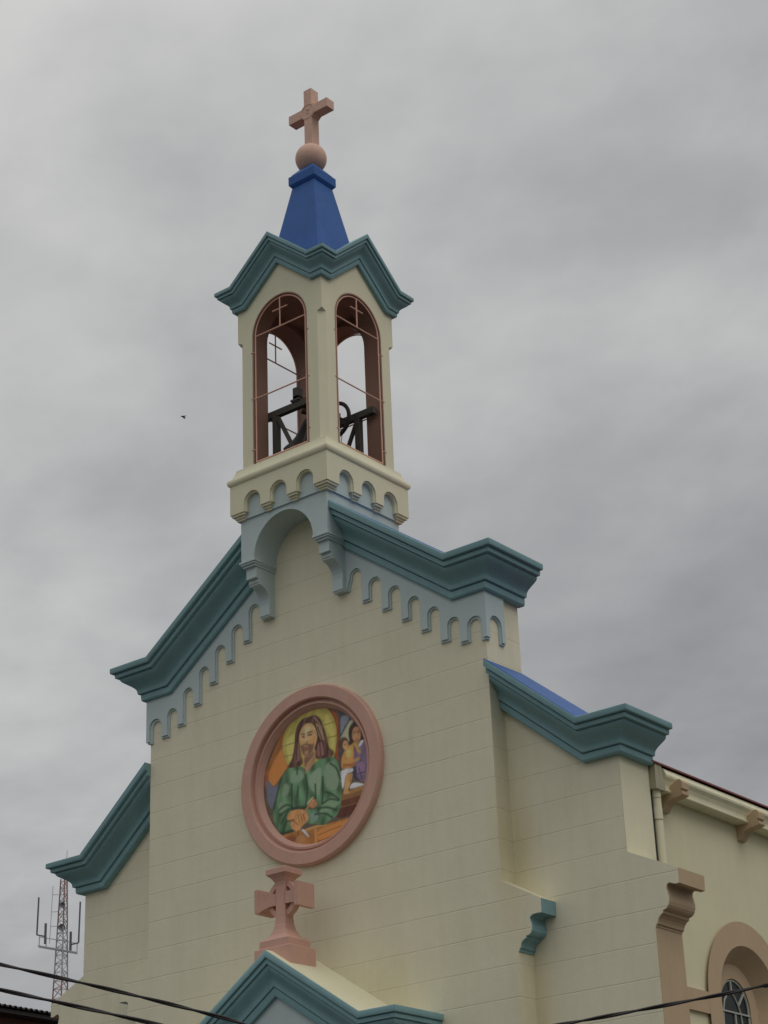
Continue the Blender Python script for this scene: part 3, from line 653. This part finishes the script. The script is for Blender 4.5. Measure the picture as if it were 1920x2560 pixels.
for s in (1, -1): mu.tube([(xm, WY+s*(.02+.18*t/8), 6.5-.3*(t/8)**2) for t in range(9)], .014, 6)
mu.build('muntin', MAT['muntin'], frame)
# string band beside the window
MB().box(XW-.01, XW+.048, .97, WY-1.149, 6.50, 6.79).build('string_band', MAT['tan'], church)
MB().box(XW-.01, XW+.048, WY+1.149, 16, 6.50, 6.79).build('string_band', MAT['tan'], church)

# gutter, hopper, downpipe, brackets
gp = [(XW+.002, 9.335), (5.14, 9.335), (5.155, 9.345), (5.158, 9.365), (5.135, 9.385), (5.14, 9.43), (5.165, 9.485), (5.20, 9.53), (5.205, 9.56), (5.185, 9.60), (5.15, 9.655), (5.14, 9.66), (XW+.002, 9.66)]
MB().prism(gp, lambda u, v: (u, 1.30, v), lambda u, v: (u, 16.1, v)).build('gutter', MAT['gutter'], church)
hp = [(1.09, 9.60), (1.285, 9.60), (1.30, 9.42), (1.30, 9.34), (1.09, 9.34)]
MB().prism([(1.085, 9.67), (1.25, 9.67), (1.31, 9.40), (1.31, 9.325), (1.07, 9.325), (1.07, 9.45)], wplane(5.17), wplane(XW+.003)).build('hopper_head', MAT['hopper'], church)
dp = MB().tube([(5.05, 1.225, 9.33), (5.05, 1.225, .15)], .075, 16)
dp.tube([(5.05, 1.215, 9.09), (5.05, 1.215, 8.93)], .084, 16); dp.tube([(5.05, 1.215, 9.33), (5.05, 1.215, 9.23)], .082, 16)
dp.build('downpipe', MAT['gutter'], church, smooth=True)
MB().box(XW+.003, 5.066, 1.064, 1.125, 7.0, 9.62).build('gap_shade_strip', MAT['dark'], church)  # solid dark strip, coloured as the shaded crack between pier and pipe
bp_ = [(XW+.002, 9.115), (5.00, 9.12), (5.045, 9.19), (5.09, 9.235), (5.16, 9.262), (5.24, 9.27), (5.315, 9.285), (5.325, 9.30), (5.325, 9.335), (5.30, 9.345), (5.30, 9.365), (5.33, 9.375), (5.335, 9.46), (5.31, 9.50), (5.255, 9.505), (5.215, 9.47), (5.10, 9.42), (XW+.002, 9.40)]
for k in range(7):
    y = 1.475+2.09*k
    MB().prism(bp_, lambda u, v: (u, y, v), lambda u, v: (u, y+.175, v)).build('gutter_bracket', MAT['tan'], church)
# ================================================================== bell tower (on the gable)
YC = .375
def rotk(k):
    c, s = ((1, 0), (0, 1), (-1, 0), (0, -1))[k]
    # face k: local (u along the face, n outwards, z); k = 0 front, 1 right, 2 back, 3 left
    U = ((1, 0), (0, 1), (-1, 0), (0, -1))[k]; Nn = ((0, -1), (1, 0), (0, 1), (-1, 0))[k]
    return lambda u, n_, z: (U[0]*u+Nn[0]*n_, YC+U[1]*u+Nn[1]*n_, z)
F = [rotk(k) for k in range(4)]
# neck over the gable, carried on two brackets
neck = MB(); NH = .875
neck.prism([(-NH, 13.905), (-.60, 13.905)]+[(.60*math.cos(R(180-180*i/32)), 13.905+.615*math.sin(R(180-180*i/32))) for i in range(1, 32)]+[(.60, 13.905), (NH, 13.905), (NH, 14.606), (-NH, 14.606)], fy(YC-NH), fy(.049))
neck.box(-NH, NH, .05, YC+NH, 12.4, 14.606)
neck.box(-.905, .905, YC-.905, YC+.905, 14.605, 15.055)          # pale band behind the arcade
# moulded rim of the arch
rim = MB(); v = []; f = []; kk = 33
for i in range(kk):
    a_ = R(180-180*i/32)
    for r_, y_ in ((.60, -.4999), (.60, -.515), (.632, -.515), (.632, -.4999)):
        v.append((r_*math.cos(a_), y_, 13.905+(r_+.015)*math.sin(a_)))
for i in range(kk-1):
    for q in range(4): f.append((i*4+q, i*4+(q+1) % 4, (i+1)*4+(q+1) % 4, (i+1)*4+q))
neck.add(v, f)
tower_base = neck.build('tower_base', MAT['pale'], church)
# the brackets
for s in (1, -1):
    b = MB()
    for y0, z0, z1, xa, xb in ((-.525, 13.875, 13.906, .585, .90), (-.505, 13.845, 13.875, .60, .885), (-.475, 13.81, 13.845, .615, .865)):
        b.box(min(s*xa, s*xb), max(s*xa, s*xb), y0, .0, z0, z1)
    pr = [(0, 13.81), (-.43, 13.81), (-.43, 13.63), (-.375, 13.63), (-.375, 13.565), (-.36, 13.565), (-.36, 13.535)]
    pr += [(-.36+.24*math.sin(R(t)), 13.30+.235*math.cos(R(t)) if False else 13.535-.235*(1-math.cos(R(t)))) for t in range(15, 91, 15)]
    pr += [(-.115, 13.28), (-.135, 13.275), (-.135, 13.10), (-.12, 13.10), (-.12, 13.075), (0, 13.075)]
    b.prism(pr, lambda u, v: (s*.635, u, v), lambda u, v: (s*.835, u, v))
    b.build('corbel', MAT['pale'], tower_base)

# arcaded parapet block with torus
blk = MB(); BH = .995
def arcade(hw):
    pts = [(-BH, 15.19), (-BH, 14.70)]
    for c in (-.535, .005, .545):
        pts += [(c-hw, 14.70), (c-hw, 14.83)]+arc(c, 14.83, hw, 180, 0, 14)[1:-1]+[(c+hw, 14.83), (c+hw, 14.70)]
    return pts+[(BH, 14.70), (BH, 15.19)]
def mit(k, n0, n1):
    """front ring at n0, back ring at n1, ends mitred"""
    def fa(n_): return lambda u, v: F[k](u if abs(u) < .98 else math.copysign(n_, u), n_, v)
    return fa(n0), fa(n1)
for k in range(4):
    a_, b_ = mit(k, BH, .965); blk.prism(arcade(.172), a_, b_)
    a_, b_ = mit(k, .965, .906); blk.prism(arcade(.148), a_, b_)
    for n_, z0, z1, ins in ((.975, 14.664, 14.70, .012), (.940, 14.628, 14.664, .03), (.918, 14.596, 14.628, .045)):
        for c0, c1 in ((-BH, -.535-.172), (-.535+.172, .005-.172), (.005+.172, .545-.172), (.545+.172, BH)):
            q0 = c0+ins if abs(c0) < .98 else -n_; q1 = c1-ins if abs(c1) < .98 else n_
            p_ = [(q0, z0), (q1, z0), (q1, z1), (q0, z1)]
            blk.prism(p_, lambda u, v: F[k](u, n_, v), lambda u, v: F[k](u if abs(u) < .86 else math.copysign(.876, u), .876, v))
blk.box(-.876, .876, YC-.876, YC+.876, 15.06, 15.50)
tor = [(.80, 15.19), (.995, 15.19), (1.012, 15.20), (1.028, 15.225), (1.033, 15.255), (1.028, 15.285), (1.012, 15.31), (.992, 15.322), (.975, 15.325), (.97, 15.345), (.955, 15.375), (.93, 15.44), (.925, 15.475), (.90, 15.48), (.90, 15.495), (.80, 15.50)]
blk.sweep([(a_, b_-15.19) for a_, b_ in tor], [((0, YC, 15.19), (sx, sy, 0), (0, 0, 1)) for sx, sy in ((1, -1), (1, 1), (-1, 1), (-1, -1))], closed=True)
blk.build('corbel_table', MAT['cream'], church, smooth=True)

# belfry: four chamfered corner piers and four arches
SH, OW = .895, .56
bel = MB(); Z0, ZSP = 15.49, 17.785
for k in range(4):
    T = F[k]
    # corner pier right of face k
    plan = [(OW, -SH), (SH-.10, -SH), (SH, -SH+.10), (SH, -OW), (OW, -OW)]
    bel.prism(plan, lambda u, v: T(u, -v, Z0), lambda u, v: T(u, -v, 18.50), ms=[0, 0, 0, 1, 1])
    # full corner above the chamfer stop
    tri = [(SH-.10, -SH), (SH, -SH), (SH, -SH+.10)]
    bel.add([T(SH-.10, SH, 17.74), T(SH, SH, 17.78), T(SH, SH-.10, 17.74), T(SH-.10, SH, 18.50), T(SH, SH, 18.50), T(SH, SH-.10, 18.50)], [(0, 1, 2), (3, 5, 4), (0, 3, 4, 1), (1, 4, 5, 2), (2, 5, 3, 0)])
    # arch spandrel and gable
    sp_ = arc(0, ZSP, OW, 180, 0, 28)+[(OW, 18.60), (0, 19.05), (-OW, 18.60)]
    bel.prism(sp_, lambda u, v: T(u, SH, v), lambda u, v: T(u, OW-.001, v), ms=[1]*28+[0, 0, 0, 0], back=1)
    # red-brown margin round the opening
    mg = [(-OW, Z0+.005)]+arc(0, ZSP, OW, 180, 0, 28)+[(OW, Z0+.005)]
    mo_ = [(-OW-.022, Z0+.005)]+arc(0, ZSP, OW+.022, 180, 0, 28)+[(OW+.022, Z0+.005)]
    v = [T(u, SH+.003, z) for u, z in mg]+[T(u, SH+.003, z) for u, z in mo_]; nq = len(mg)
    bel.add(v, [(i, i+1, nq+i+1, nq+i) for i in range(nq-1)], 1)
bel.box(-.60, .60, YC-.60, YC+.60, 18.42, 18.50, 1)
bel.box(-.86, .86, YC-.86, YC+.86, 15.40, 15.50, 1)
belfry = bel.build('belfry', [MAT['cream'], MAT['brown']], church)
# grilles
for k in range(4):
    T = F[k]; gmb = MB(); n_ = SH-.02; r_ = OW-.028
    gmb.tube([T(-r_, n_, 15.52)]+[T(u, n_, z) for u, z in arc(0, ZSP, r_, 180, 0, 24)]+[T(r_, n_, 15.52)], .012, 6)
    for z in (15.525, 16.655, 17.785)[:2 if k == 2 else 3]: gmb.tube([T(-r_, n_, z), T(r_, n_, z)], .012 if z > 15.6 else .018, 6)
    if k != 2: gmb.tube([T(0, n_, 17.785), T(0, n_, ZSP+r_)], .012, 6).tube([T(-.155, n_, 18.11), T(.155, n_, 18.11)], .012, 6)
    for z in (15.75, 16.655, 17.5):
        for s in (1, -1): gmb.tube([T(s*r_, n_, z), T(s*(OW+.045), n_+.03, z)], .010, 5)
    gmb.build('grille', MAT['bar'], belfry)
# gabled cornice
gs = math.atan(.85); mg_ = math.tan(gs/2); ZG = 18.345; pt = [(a_*.56, b_*.67) for a_, b_ in P0]
path = []
for k in range(4):
    T = F[k]; U = Vector(T(1, 0, 0))-Vector(T(0, 0, 0)); Nn = Vector(T(0, 1, 0))-Vector(T(0, 0, 0)); Zv = Vector((0, 0, 1))
    path += [(T(-.70, SH, ZG), Nn, Zv-U*mg_), (T(0, SH, ZG+.70*.85), Nn, Zv/math.cos(gs)), (T(.70, SH, ZG), Nn, Zv+U*mg_), (T(SH, SH, ZG), Nn+U, Zv)]
tc_ = MB().sweep(pt, path, closed=True).build('tower_cornice', MAT['teal'], church, smooth=True)
# blue roof behind the little gables, spire and cap
rf_ = MB(); LH = SH+.268; kz = .56*.67
top = (0, YC, ZG+.70*.85+kz/math.cos(gs)-.004)
for k in range(4):
    T = F[k]; zl = ZG+kz+.004; bu = .70+kz*mg_
    ring_ = [T(-LH, LH, zl), T(-bu, LH, zl), T(0, LH, top[2]), T(bu, LH, zl), T(LH, LH, zl)]
    rf_.add(ring_+[top], [(0, 1, 5), (1, 2, 5), (2, 3, 5), (3, 4, 5)])
rf_.build('tower_roof', MAT['blue'], church)
spm = MB()
def frus(h0, z0, h1, z1): 
    v = [(.012+sx*h, YC+sy*h, z) for h, z in ((h0, z0), (h1, z1)) for sx, sy in ((-1, -1), (1, -1), (1, 1), (-1, 1))]
    spm.add(v, [(3, 2, 1, 0), (4, 5, 6, 7)]+[(i, (i+1) % 4, 4+(i+1) % 4, 4+i) for i in range(4)])
frus(.605, 18.75, .238, 20.83)
spire = spm.build('spire', MAT['blue'], church)
spm = MB(); frus(.25, 20.822, .285, 20.87); frus(.285, 20.87, .285, 21.03); frus(.285, 21.03, .262, 21.045); frus(.257, 21.045, .24, 21.085); frus(.24, 21.085, .15, 21.20)
spm.build('spire_cap', MAT['blue'], spire)

# finial cross
fin = empty('finial_cross', (0, YC, 21.2), 'weathered pink cross standing on a ball at the top of the blue spire', 'cross')
def ballf(r, a_, h): return (r*math.cos(a_), YC+r*math.sin(a_), 21.435+h)
keep(MB().lathe([(.27*math.sin(R(t)), .27*math.cos(R(t))) if 0 < t < 180 else (.001, .27*math.cos(R(t))) for t in range(0, 181, 6)], 48, ballf, cap=True).build('ball', MAT['rose'], fin, smooth=True), fin)
cx = .03; hw = .082; az = 22.36; ah = .086; oc = .145; o2 = .055
L1 = [(-hw, 21.6), (-hw, az-oc-.0), (-oc, az-ah), (-.432, az-ah), (-.432, az+ah), (-oc, az+ah), (-hw, az+oc), (-hw, 22.815), (hw, 22.815), (hw, az+oc), (oc, az+ah), (.432, az+ah), (.432, az-ah), (oc, az-ah), (hw, az-oc), (hw, 21.6)]
cm = MB().prism([(cx+x, z) for x, z in L1], fy(YC-.095), fy(YC+.095))
for r0, r1 in ((.128, .150),):
    n_ = 40; v = []
    for i in range(n_):
        a_ = 2*math.pi*i/n_
        for r_, y_ in ((r0, YC-.0949), (r0+.004, YC-.102), (r1-.004, YC-.102), (r1, YC-.0949)): v.append((cx+r_*math.cos(a_), y_, az+r_*math.sin(a_)))
    cm.add(v, [(i*4+q, i*4+q+1, ((i+1) % n_)*4+q+1, ((i+1) % n_)*4+q) for i in range(n_) for q in range(3)])
cm.tube([(cx-.03, YC-.094, az+.05), (cx+.02, YC-.096, az+.03), (cx-.01, YC-.096, az-.02), (cx+.03, YC-.094, az-.06)], .012, 6)
keep(cm.build('cross', MAT['rose'], fin), fin)

# ================================================================== bells
fr0 = empty('bell_frame', (0, YC, 15.5), 'dark timber bell frame of posts, braces and two beams inside the belfry', 'bell frame')
for yb in (-.10, .85):
    keep(MB().bar((-.78, yb, 16.50), (.80, yb, 16.50), .09, .11).build('beam', MAT['timber'], fr0), fr0)
    for s in (1, -1):
        keep(MB().bar((s*.46, yb, 15.50), (s*.46, yb, 16.443), .09, .10).build('post', MAT['timber'], fr0), fr0)
        keep(MB().bar((s*.40, yb+(.02 if s > 0 else -.03), 16.42), (s*-.03, yb+(.02 if s > 0 else -.03), 15.53), .042, .06).build('brace', MAT['timber'], fr0), fr0)
bell = empty('church_bell', (.0, YC, 16.52), 'dark bronze bell with a curved wheel hanging in the belfry frame', 'bell')
til = R(24)
def bellf(r, a_, h):
    x, z = r*math.cos(a_), h
    return (.0+x*math.cos(til)+z*math.sin(til), YC+r*math.sin(a_), 16.48-x*math.sin(til)*-1*-1+z*math.cos(til))
bpz = [(.02, -.06), (.13, -.07), (.19, -.10), (.215, -.18), (.225, -.30), (.245, -.42), (.29, -.53), (.355, -.62), (.375, -.66), (.365, -.68), (.32, -.655), (.25, -.50), (.2, -.2), (.02, -.12)]
keep(MB().lathe(bpz, 32, bellf).build('bell_body', MAT['bell'], bell, smooth=True), bell)
keep(MB().bar((0, -.16, 16.60), (0, .91, 16.60), .10, .10).box(-.10, .08, -.17, -.03, 16.567, 16.60).box(-.055, .05, -.16, -.04, 16.60, 16.80).box(-.10, .10, .79, .91, 16.567, 16.60).box(-.05, .05, .80, .90, 16.60, 16.72).bar((-.17, .2, 16.62), (.17, .55, 16.5), .10, .14).build('headstock', MAT['timber'], bell), bell)
keep(MB().tube([(.12+.30*math.cos(R(t)), .66, 16.47+.30*math.sin(R(t))) for t in range(-80, 150, 8)], .034, 8).bar((.1, .66, 16.58), (.40, .66, 16.36), .03).build('wheel', MAT['bell'], bell, smooth=True), bell)
keep(MB().tube([(.32, .62, 16.25), (.27, .6, 15.9), (.25, .6, 15.5)], .006, 5).build('bell_rope', MAT['bell'], bell), bell)

# ================================================================== stone cross on the porch ridge
cel = empty('celtic_cross', (0, -.62, 7.7), 'pink ringed stone cross on a flared base on the porch ridge below the roundel', 'cross')
cy_ = -.615; cz_ = 8.47
def sq(mb, rows, cxx=0, cyy=cy_):
    """stack of square sections (half x, half y, z)"""
    v = [(cxx+sx*hx, cyy+sy*hy, z) for hx, hy, z in rows for sx, sy in ((-1, -1), (1, -1), (1, 1), (-1, 1))]; f = [(3, 2, 1, 0), tuple(range(len(v)-4, len(v)))]
    for j in range(len(rows)-1):
        for i in range(4): f.append((j*4+i, j*4+(i+1) % 4, j*4+4+(i+1) % 4, j*4+4+i))
    return mb.add(v, f)
base = sq(MB(), [(.33, .27, 7.40), (.33, .27, 7.75), (.325, .265, 7.76), (.265, .235, 7.765), (.265, .235, 7.87), (.24, .215, 7.90)]); keep(base.build('base', MAT['pink'], cel), cel)
cr = sq(MB(), [(.20, .18, 7.895), (.15, .14, 7.96), (.115, .115, 8.03), (.097, .097, 8.11), (.088, .088, 8.20), (.085, .085, 8.30), (.085, .085, 8.66), (.095, .095, 8.71), (.125, .125, 8.76), (.165, .165, 8.80), (.17, .17, 8.805), (.182, .182, 8.81), (.182, .182, 8.885), (.175, .175, 8.895)])
for s in (1, -1):
    rows = [(.085, .085, .08), (.085, .085, .19), (.092, .092, .23), (.118, .118, .285), (.15, .15, .325), (.158, .16, .33), (.168, .178, .335), (.168, .178, .405)]
    v = [(s*d_, cy_+sy*hy, cz_+sz*hz) for hz, hy, d_ in rows for sy, sz in ((-1, -1), (1, -1), (1, 1), (-1, 1))]
    f = [(3, 2, 1, 0), tuple(range(len(v)-4, len(v)))]+[(j*4+i, j*4+(i+1) % 4, j*4+4+(i+1) % 4, j*4+4+i) for j in range(len(rows)-1) for i in range(4)]
    cr.add(v, f)
keep(cr.build('cross', MAT['pink'], cel), cel)
rg = MB(); n_ = 48; v = []
for i in range(n_):
    a_ = 2*math.pi*i/n_
    for r_, y_ in ((.195, -.055), (.265, -.055), (.265, .055), (.195, .055)): v.append((r_*math.cos(a_), cy_+y_, cz_+r_*math.sin(a_)))
rg.add(v, [(i*4+q, i*4+(q+1) % 4, ((i+1) % n_)*4+(q+1) % 4, ((i+1) % n_)*4+q) for i in range(n_) for q in range(4)])
keep(rg.build('ring', MAT['pink'], cel, smooth=True), cel)

# ================================================================== cables
def cable(pts, label, r=.0095):
    # smooth the sag, then twist two cores and a bearer round each other
    P = [Vector(p) for p in pts]; Q = []
    for i in range(len(P)-1):
        p0 = P[max(i-1, 0)]; p1 = P[i]; p2 = P[i+1]; p3 = P[min(i+2, len(P)-1)]
        k = max(4, int((p2-p1).length/.045))
        for j in range(k):
            t = j/k; Q.append(.5*((2*p1)+(p2-p0)*t+(2*p0-5*p1+4*p2-p3)*t*t+(3*p1-p0-3*p2+p3)*t**3))
    Q.append(P[-1]); mb = MB(); s_ = 0
    offs = [[], [], []]
    for i, q in enumerate(Q):
        if i: s_ += (q-Q[i-1]).length
        d_ = (Q[min(i+1, len(Q)-1)]-Q[max(i-1, 0)]).normalized(); a_ = d_.cross(Vector((0, 0, 1))).normalized(); b_ = a_.cross(d_)
        ph = s_*2*math.pi/.85+.5*math.sin(s_*1.7)
        for j in range(2):
            w = ph+math.pi*j; offs[j].append(q+a_*math.cos(w)*r*.7+b_*math.sin(w)*r*.7)
        offs[2].append(q)
    for j in range(3): mb.tube(offs[j], r if j < 2 else r*.7, 6)
    o = mb.build('overhead_cable', MAT['cable'], smooth=True)
    tag(o, label, 'cable', 'overhead cables crossing the street'); return o
cable([(-4.5, -23, 7.9), (3.0, -15.4, 6.0), (6.412, -12.027, 5.034), (6.837, -11.61, 4.891), (7.433, -11.026, 4.687), (8.023, -10.436, 4.466), (8.73, -9.711, 4.172), (11.5, -6.9, 3.3)], 'upper of two black twisted cables sloping down in front of the mast')
cable([(-3.5, -23, 7.4), (4.0, -15.7, 5.6), (7.162, -12.609, 4.643), (7.56, -12.221, 4.512), (7.958, -11.833, 4.38), (8.356, -11.445, 4.248), (8.751, -11.054, 4.107), (11.5, -8.4, 3.3)], 'lower of two black twisted cables, just above the corrugated roof edge')
cable([(6.6, -11.0, 4.0), (9.465, -9.188, 4.259), (9.959, -8.843, 4.33), (10.405, -8.535, 4.40), (10.952, -8.159, 4.49), (11.253, -7.957, 4.545), (11.703, -7.653, 4.629), (16, -4.6, 5.5)], 'black cable rising to the right across the nave window')

# ================================================================== lattice mast far behind
MX, MY = -93.6, 80.6
mast = empty('radio_mast', (MX, MY, 0), 'red and white lattice radio mast with antennas far behind the church', 'mast')
rh = Vector((rt.x, rt.y, 0)).normalized(); fh = Vector((fw.x, fw.y, 0)).normalized()
mp_ = lambda a_, b_, z: Vector((MX, MY, z))+rh*a_+fh*b_
wid = lambda z: .25+(41.3-z)*.040
bands = [(0, 8.5, 'steel_red'), (8.5, 17, 'steel'), (17, 25.5, 'steel'), (25.5, 33.0, 'steel_red'), (33.0, 37.0, 'steel'), (37.0, 40.7, 'steel_red')]
LEG = [(math.cos(R(q)), math.sin(R(q))) for q in (165, 45, -75)]
for z0, z1, mname in bands:
    for sx, sy in LEG:
        keep(MB().bar(mp_(sx*wid(z0), sy*wid(z0), z0), mp_(sx*wid(z1), sy*wid(z1), z1), .075).build('leg', MAT[mname], mast), mast)
    br = MB(); z = z0; flip = 0
    while z < z1-.2:
        h = min(max(.5, wid(z)*1.15), z1-z); a0, a1 = wid(z), wid(z+h)
        for f_ in range(3):
            c, d_ = LEG[f_], LEG[(f_+1) % 3]
            if flip: c, d_ = d_, c
            br.bar(mp_(c[0]*a0, c[1]*a0, z), mp_(d_[0]*a1, d_[1]*a1, z+h), .04); br.bar(mp_(c[0]*a1, c[1]*a1, z+h), mp_(d_[0]*a1, d_[1]*a1, z+h), .03)
        z += h; flip = 1-flip
    keep(br.build('bracing', MAT['steel' if mname == 'steel' or z1 > 40 else mname], mast), mast)
keep(MB().bar(mp_(.12, -.2, 20), mp_(.05, -.1, 40.6), .08).build('cable_ladder', MAT['steel_dark'], mast), mast)
pz = 35.6
keep(MB().bar(mp_(-1.75, 0, pz), mp_(1.15, 0, pz-.6), .10).bar(mp_(-1.75, -.4, pz), mp_(1.15, -.4, pz-.6), .07).bar(mp_(-1.75, 0, pz+.75), mp_(1.15, 0, pz+.15), .05).bar(mp_(-1.72, 0, pz), mp_(-1.72, 0, pz+.75), .05).bar(mp_(-1.2, 0, pz), mp_(-1.2, 0, pz+.75), .05).bar(mp_(1.12, 0, pz-.6), mp_(1.12, 0, pz+.15), .05).bar(mp_(.7, 0, pz-.5), mp_(.7, 0, pz+.25), .05).build('platform', MAT['steel'], mast), mast)
for a_, z0, z1, w in ((-1.92, pz+.9, pz+3.75, .09), (1.22, pz+.2, pz+3.3, .09)):
    keep(MB().bar(mp_(a_, 0, z0), mp_(a_+.05, 0, z1), w).bar(mp_(a_, 0, z0), mp_(a_-math.copysign(.55, a_), 0, z0-.12), .09).build('antenna', MAT['steel_dark'], mast), mast)
for a_, z0, z1, w in ((-1.28, pz+.2, pz+1.75, .13), (.62, pz-.35, pz+1.05, .13), (-.95, pz+.2, pz+4.6, .03), (.05, 40.6, 42.9, .03)):
    keep(MB().bar(mp_(a_, 0, z0), mp_(a_+(.12 if w < .04 else 0), 0, z1), w).build('antenna', MAT['steel_dark' if w > .1 else 'steel'], mast), mast)
for zq, wq in ((36.6, .25), (38.3, .2)): keep(MB().lathe([(.01, 0), (wq, .06), (wq+.02, .16), (wq-.03, .15), (.01, .05)], 16, lambda r, a_, h: mp_(0, 0, zq+.3)+rh*r*math.cos(a_)+Vector((0, 0, 1))*r*math.sin(a_)-fh*(.3+h)).bar(mp_(0, -.4, zq+.3), mp_(0, .1, zq+.3), .08).build('dish', MAT['steel_dark'], mast), mast)
for a_, z_ in ((-.85, 3.9), (-.9, 2.6), (-.93, 1.5)): keep(MB().bar(mp_(a_, 0, pz+z_), mp_(-.38, 0, pz+z_), .035).build('stay', MAT['steel'], mast), mast)

# ================================================================== brown building with a corrugated roof edge
shed = empty('brown_building', (-22.3, 5.5, 0), 'brown building with a dark corrugated sheet roof behind the left side of the church', 'building')
keep(MB().box(-29, -18.75, 2, 12.6, 0, 11.06).build('wall', MAT['shedwall'], shed), shed)
rb = MB(); n_ = 300; vt = []
for i in range(n_+1):
    y = .5+i*.0413; wv = .030*math.sin(y/.165*2*math.pi)
    vt += [(-18.20, y, 11.08+wv), (-29.5, y, 12.1+wv), (-18.20, y, 11.06+wv), (-29.5, y, 12.08+wv)]
rb.add(vt, [f for i in range(n_) for f in ((i*4, i*4+1, i*4+5, i*4+4), (i*4+2, i*4+6, i*4+7, i*4+3), (i*4, i*4+4, i*4+6, i*4+2))])
keep(rb.build('roof', MAT['shedroof'], shed), shed)
keep(MB().box(-18.74, -18.30, .6, 12.7, 10.93, 11.02).build('fascia', MAT['shedroof'], shed), shed)

# ================================================================== bird
bz = Vector((-31.465, 29.517, 38.721))
bd = MB(); d1 = rh; 
body = [(-.17, .0), (-.12, .035), (-.05, .055), (.03, .045), (.10, .02), (.16, .008)]
v = []; n_ = 10
for t, r_ in body:
    for q in range(n_):
        w = 2*math.pi*q/n_; v.append(bz+(d1*t+Vector((0, 0, 1))*r_*math.sin(w)+fh*r_*math.cos(w))*.6)
bd.add(v, [(i*n_+q, i*n_+(q+1) % n_, (i+1)*n_+(q+1) % n_, (i+1)*n_+q) for i in range(len(body)-1) for q in range(n_)])
for p in ([(-.06, 0, .02), (.06, 0, .02), (.15, .06, -.10), (.05, .03, -.16)], [(-.06, .0, .03), (.08, .0, .03), (.20, -.10, .02), (.22, -.2, -.07)]):
    q = [bz+(d1*a_+fh*b_+Vector((0, 0, c_)))*.6 for a_, b_, c_ in p]
    bd.add(q+[x+Vector((0, 0, -.012)) for x in q], [(0, 1, 2, 3), (7, 6, 5, 4), (0, 4, 5, 1), (1, 5, 6, 2), (2, 6, 7, 3), (3, 7, 4, 0)])
tag(bd.build('bird', MAT['feather'], smooth=True), 'small dark bird flying against the cloud left of the tower', 'bird')
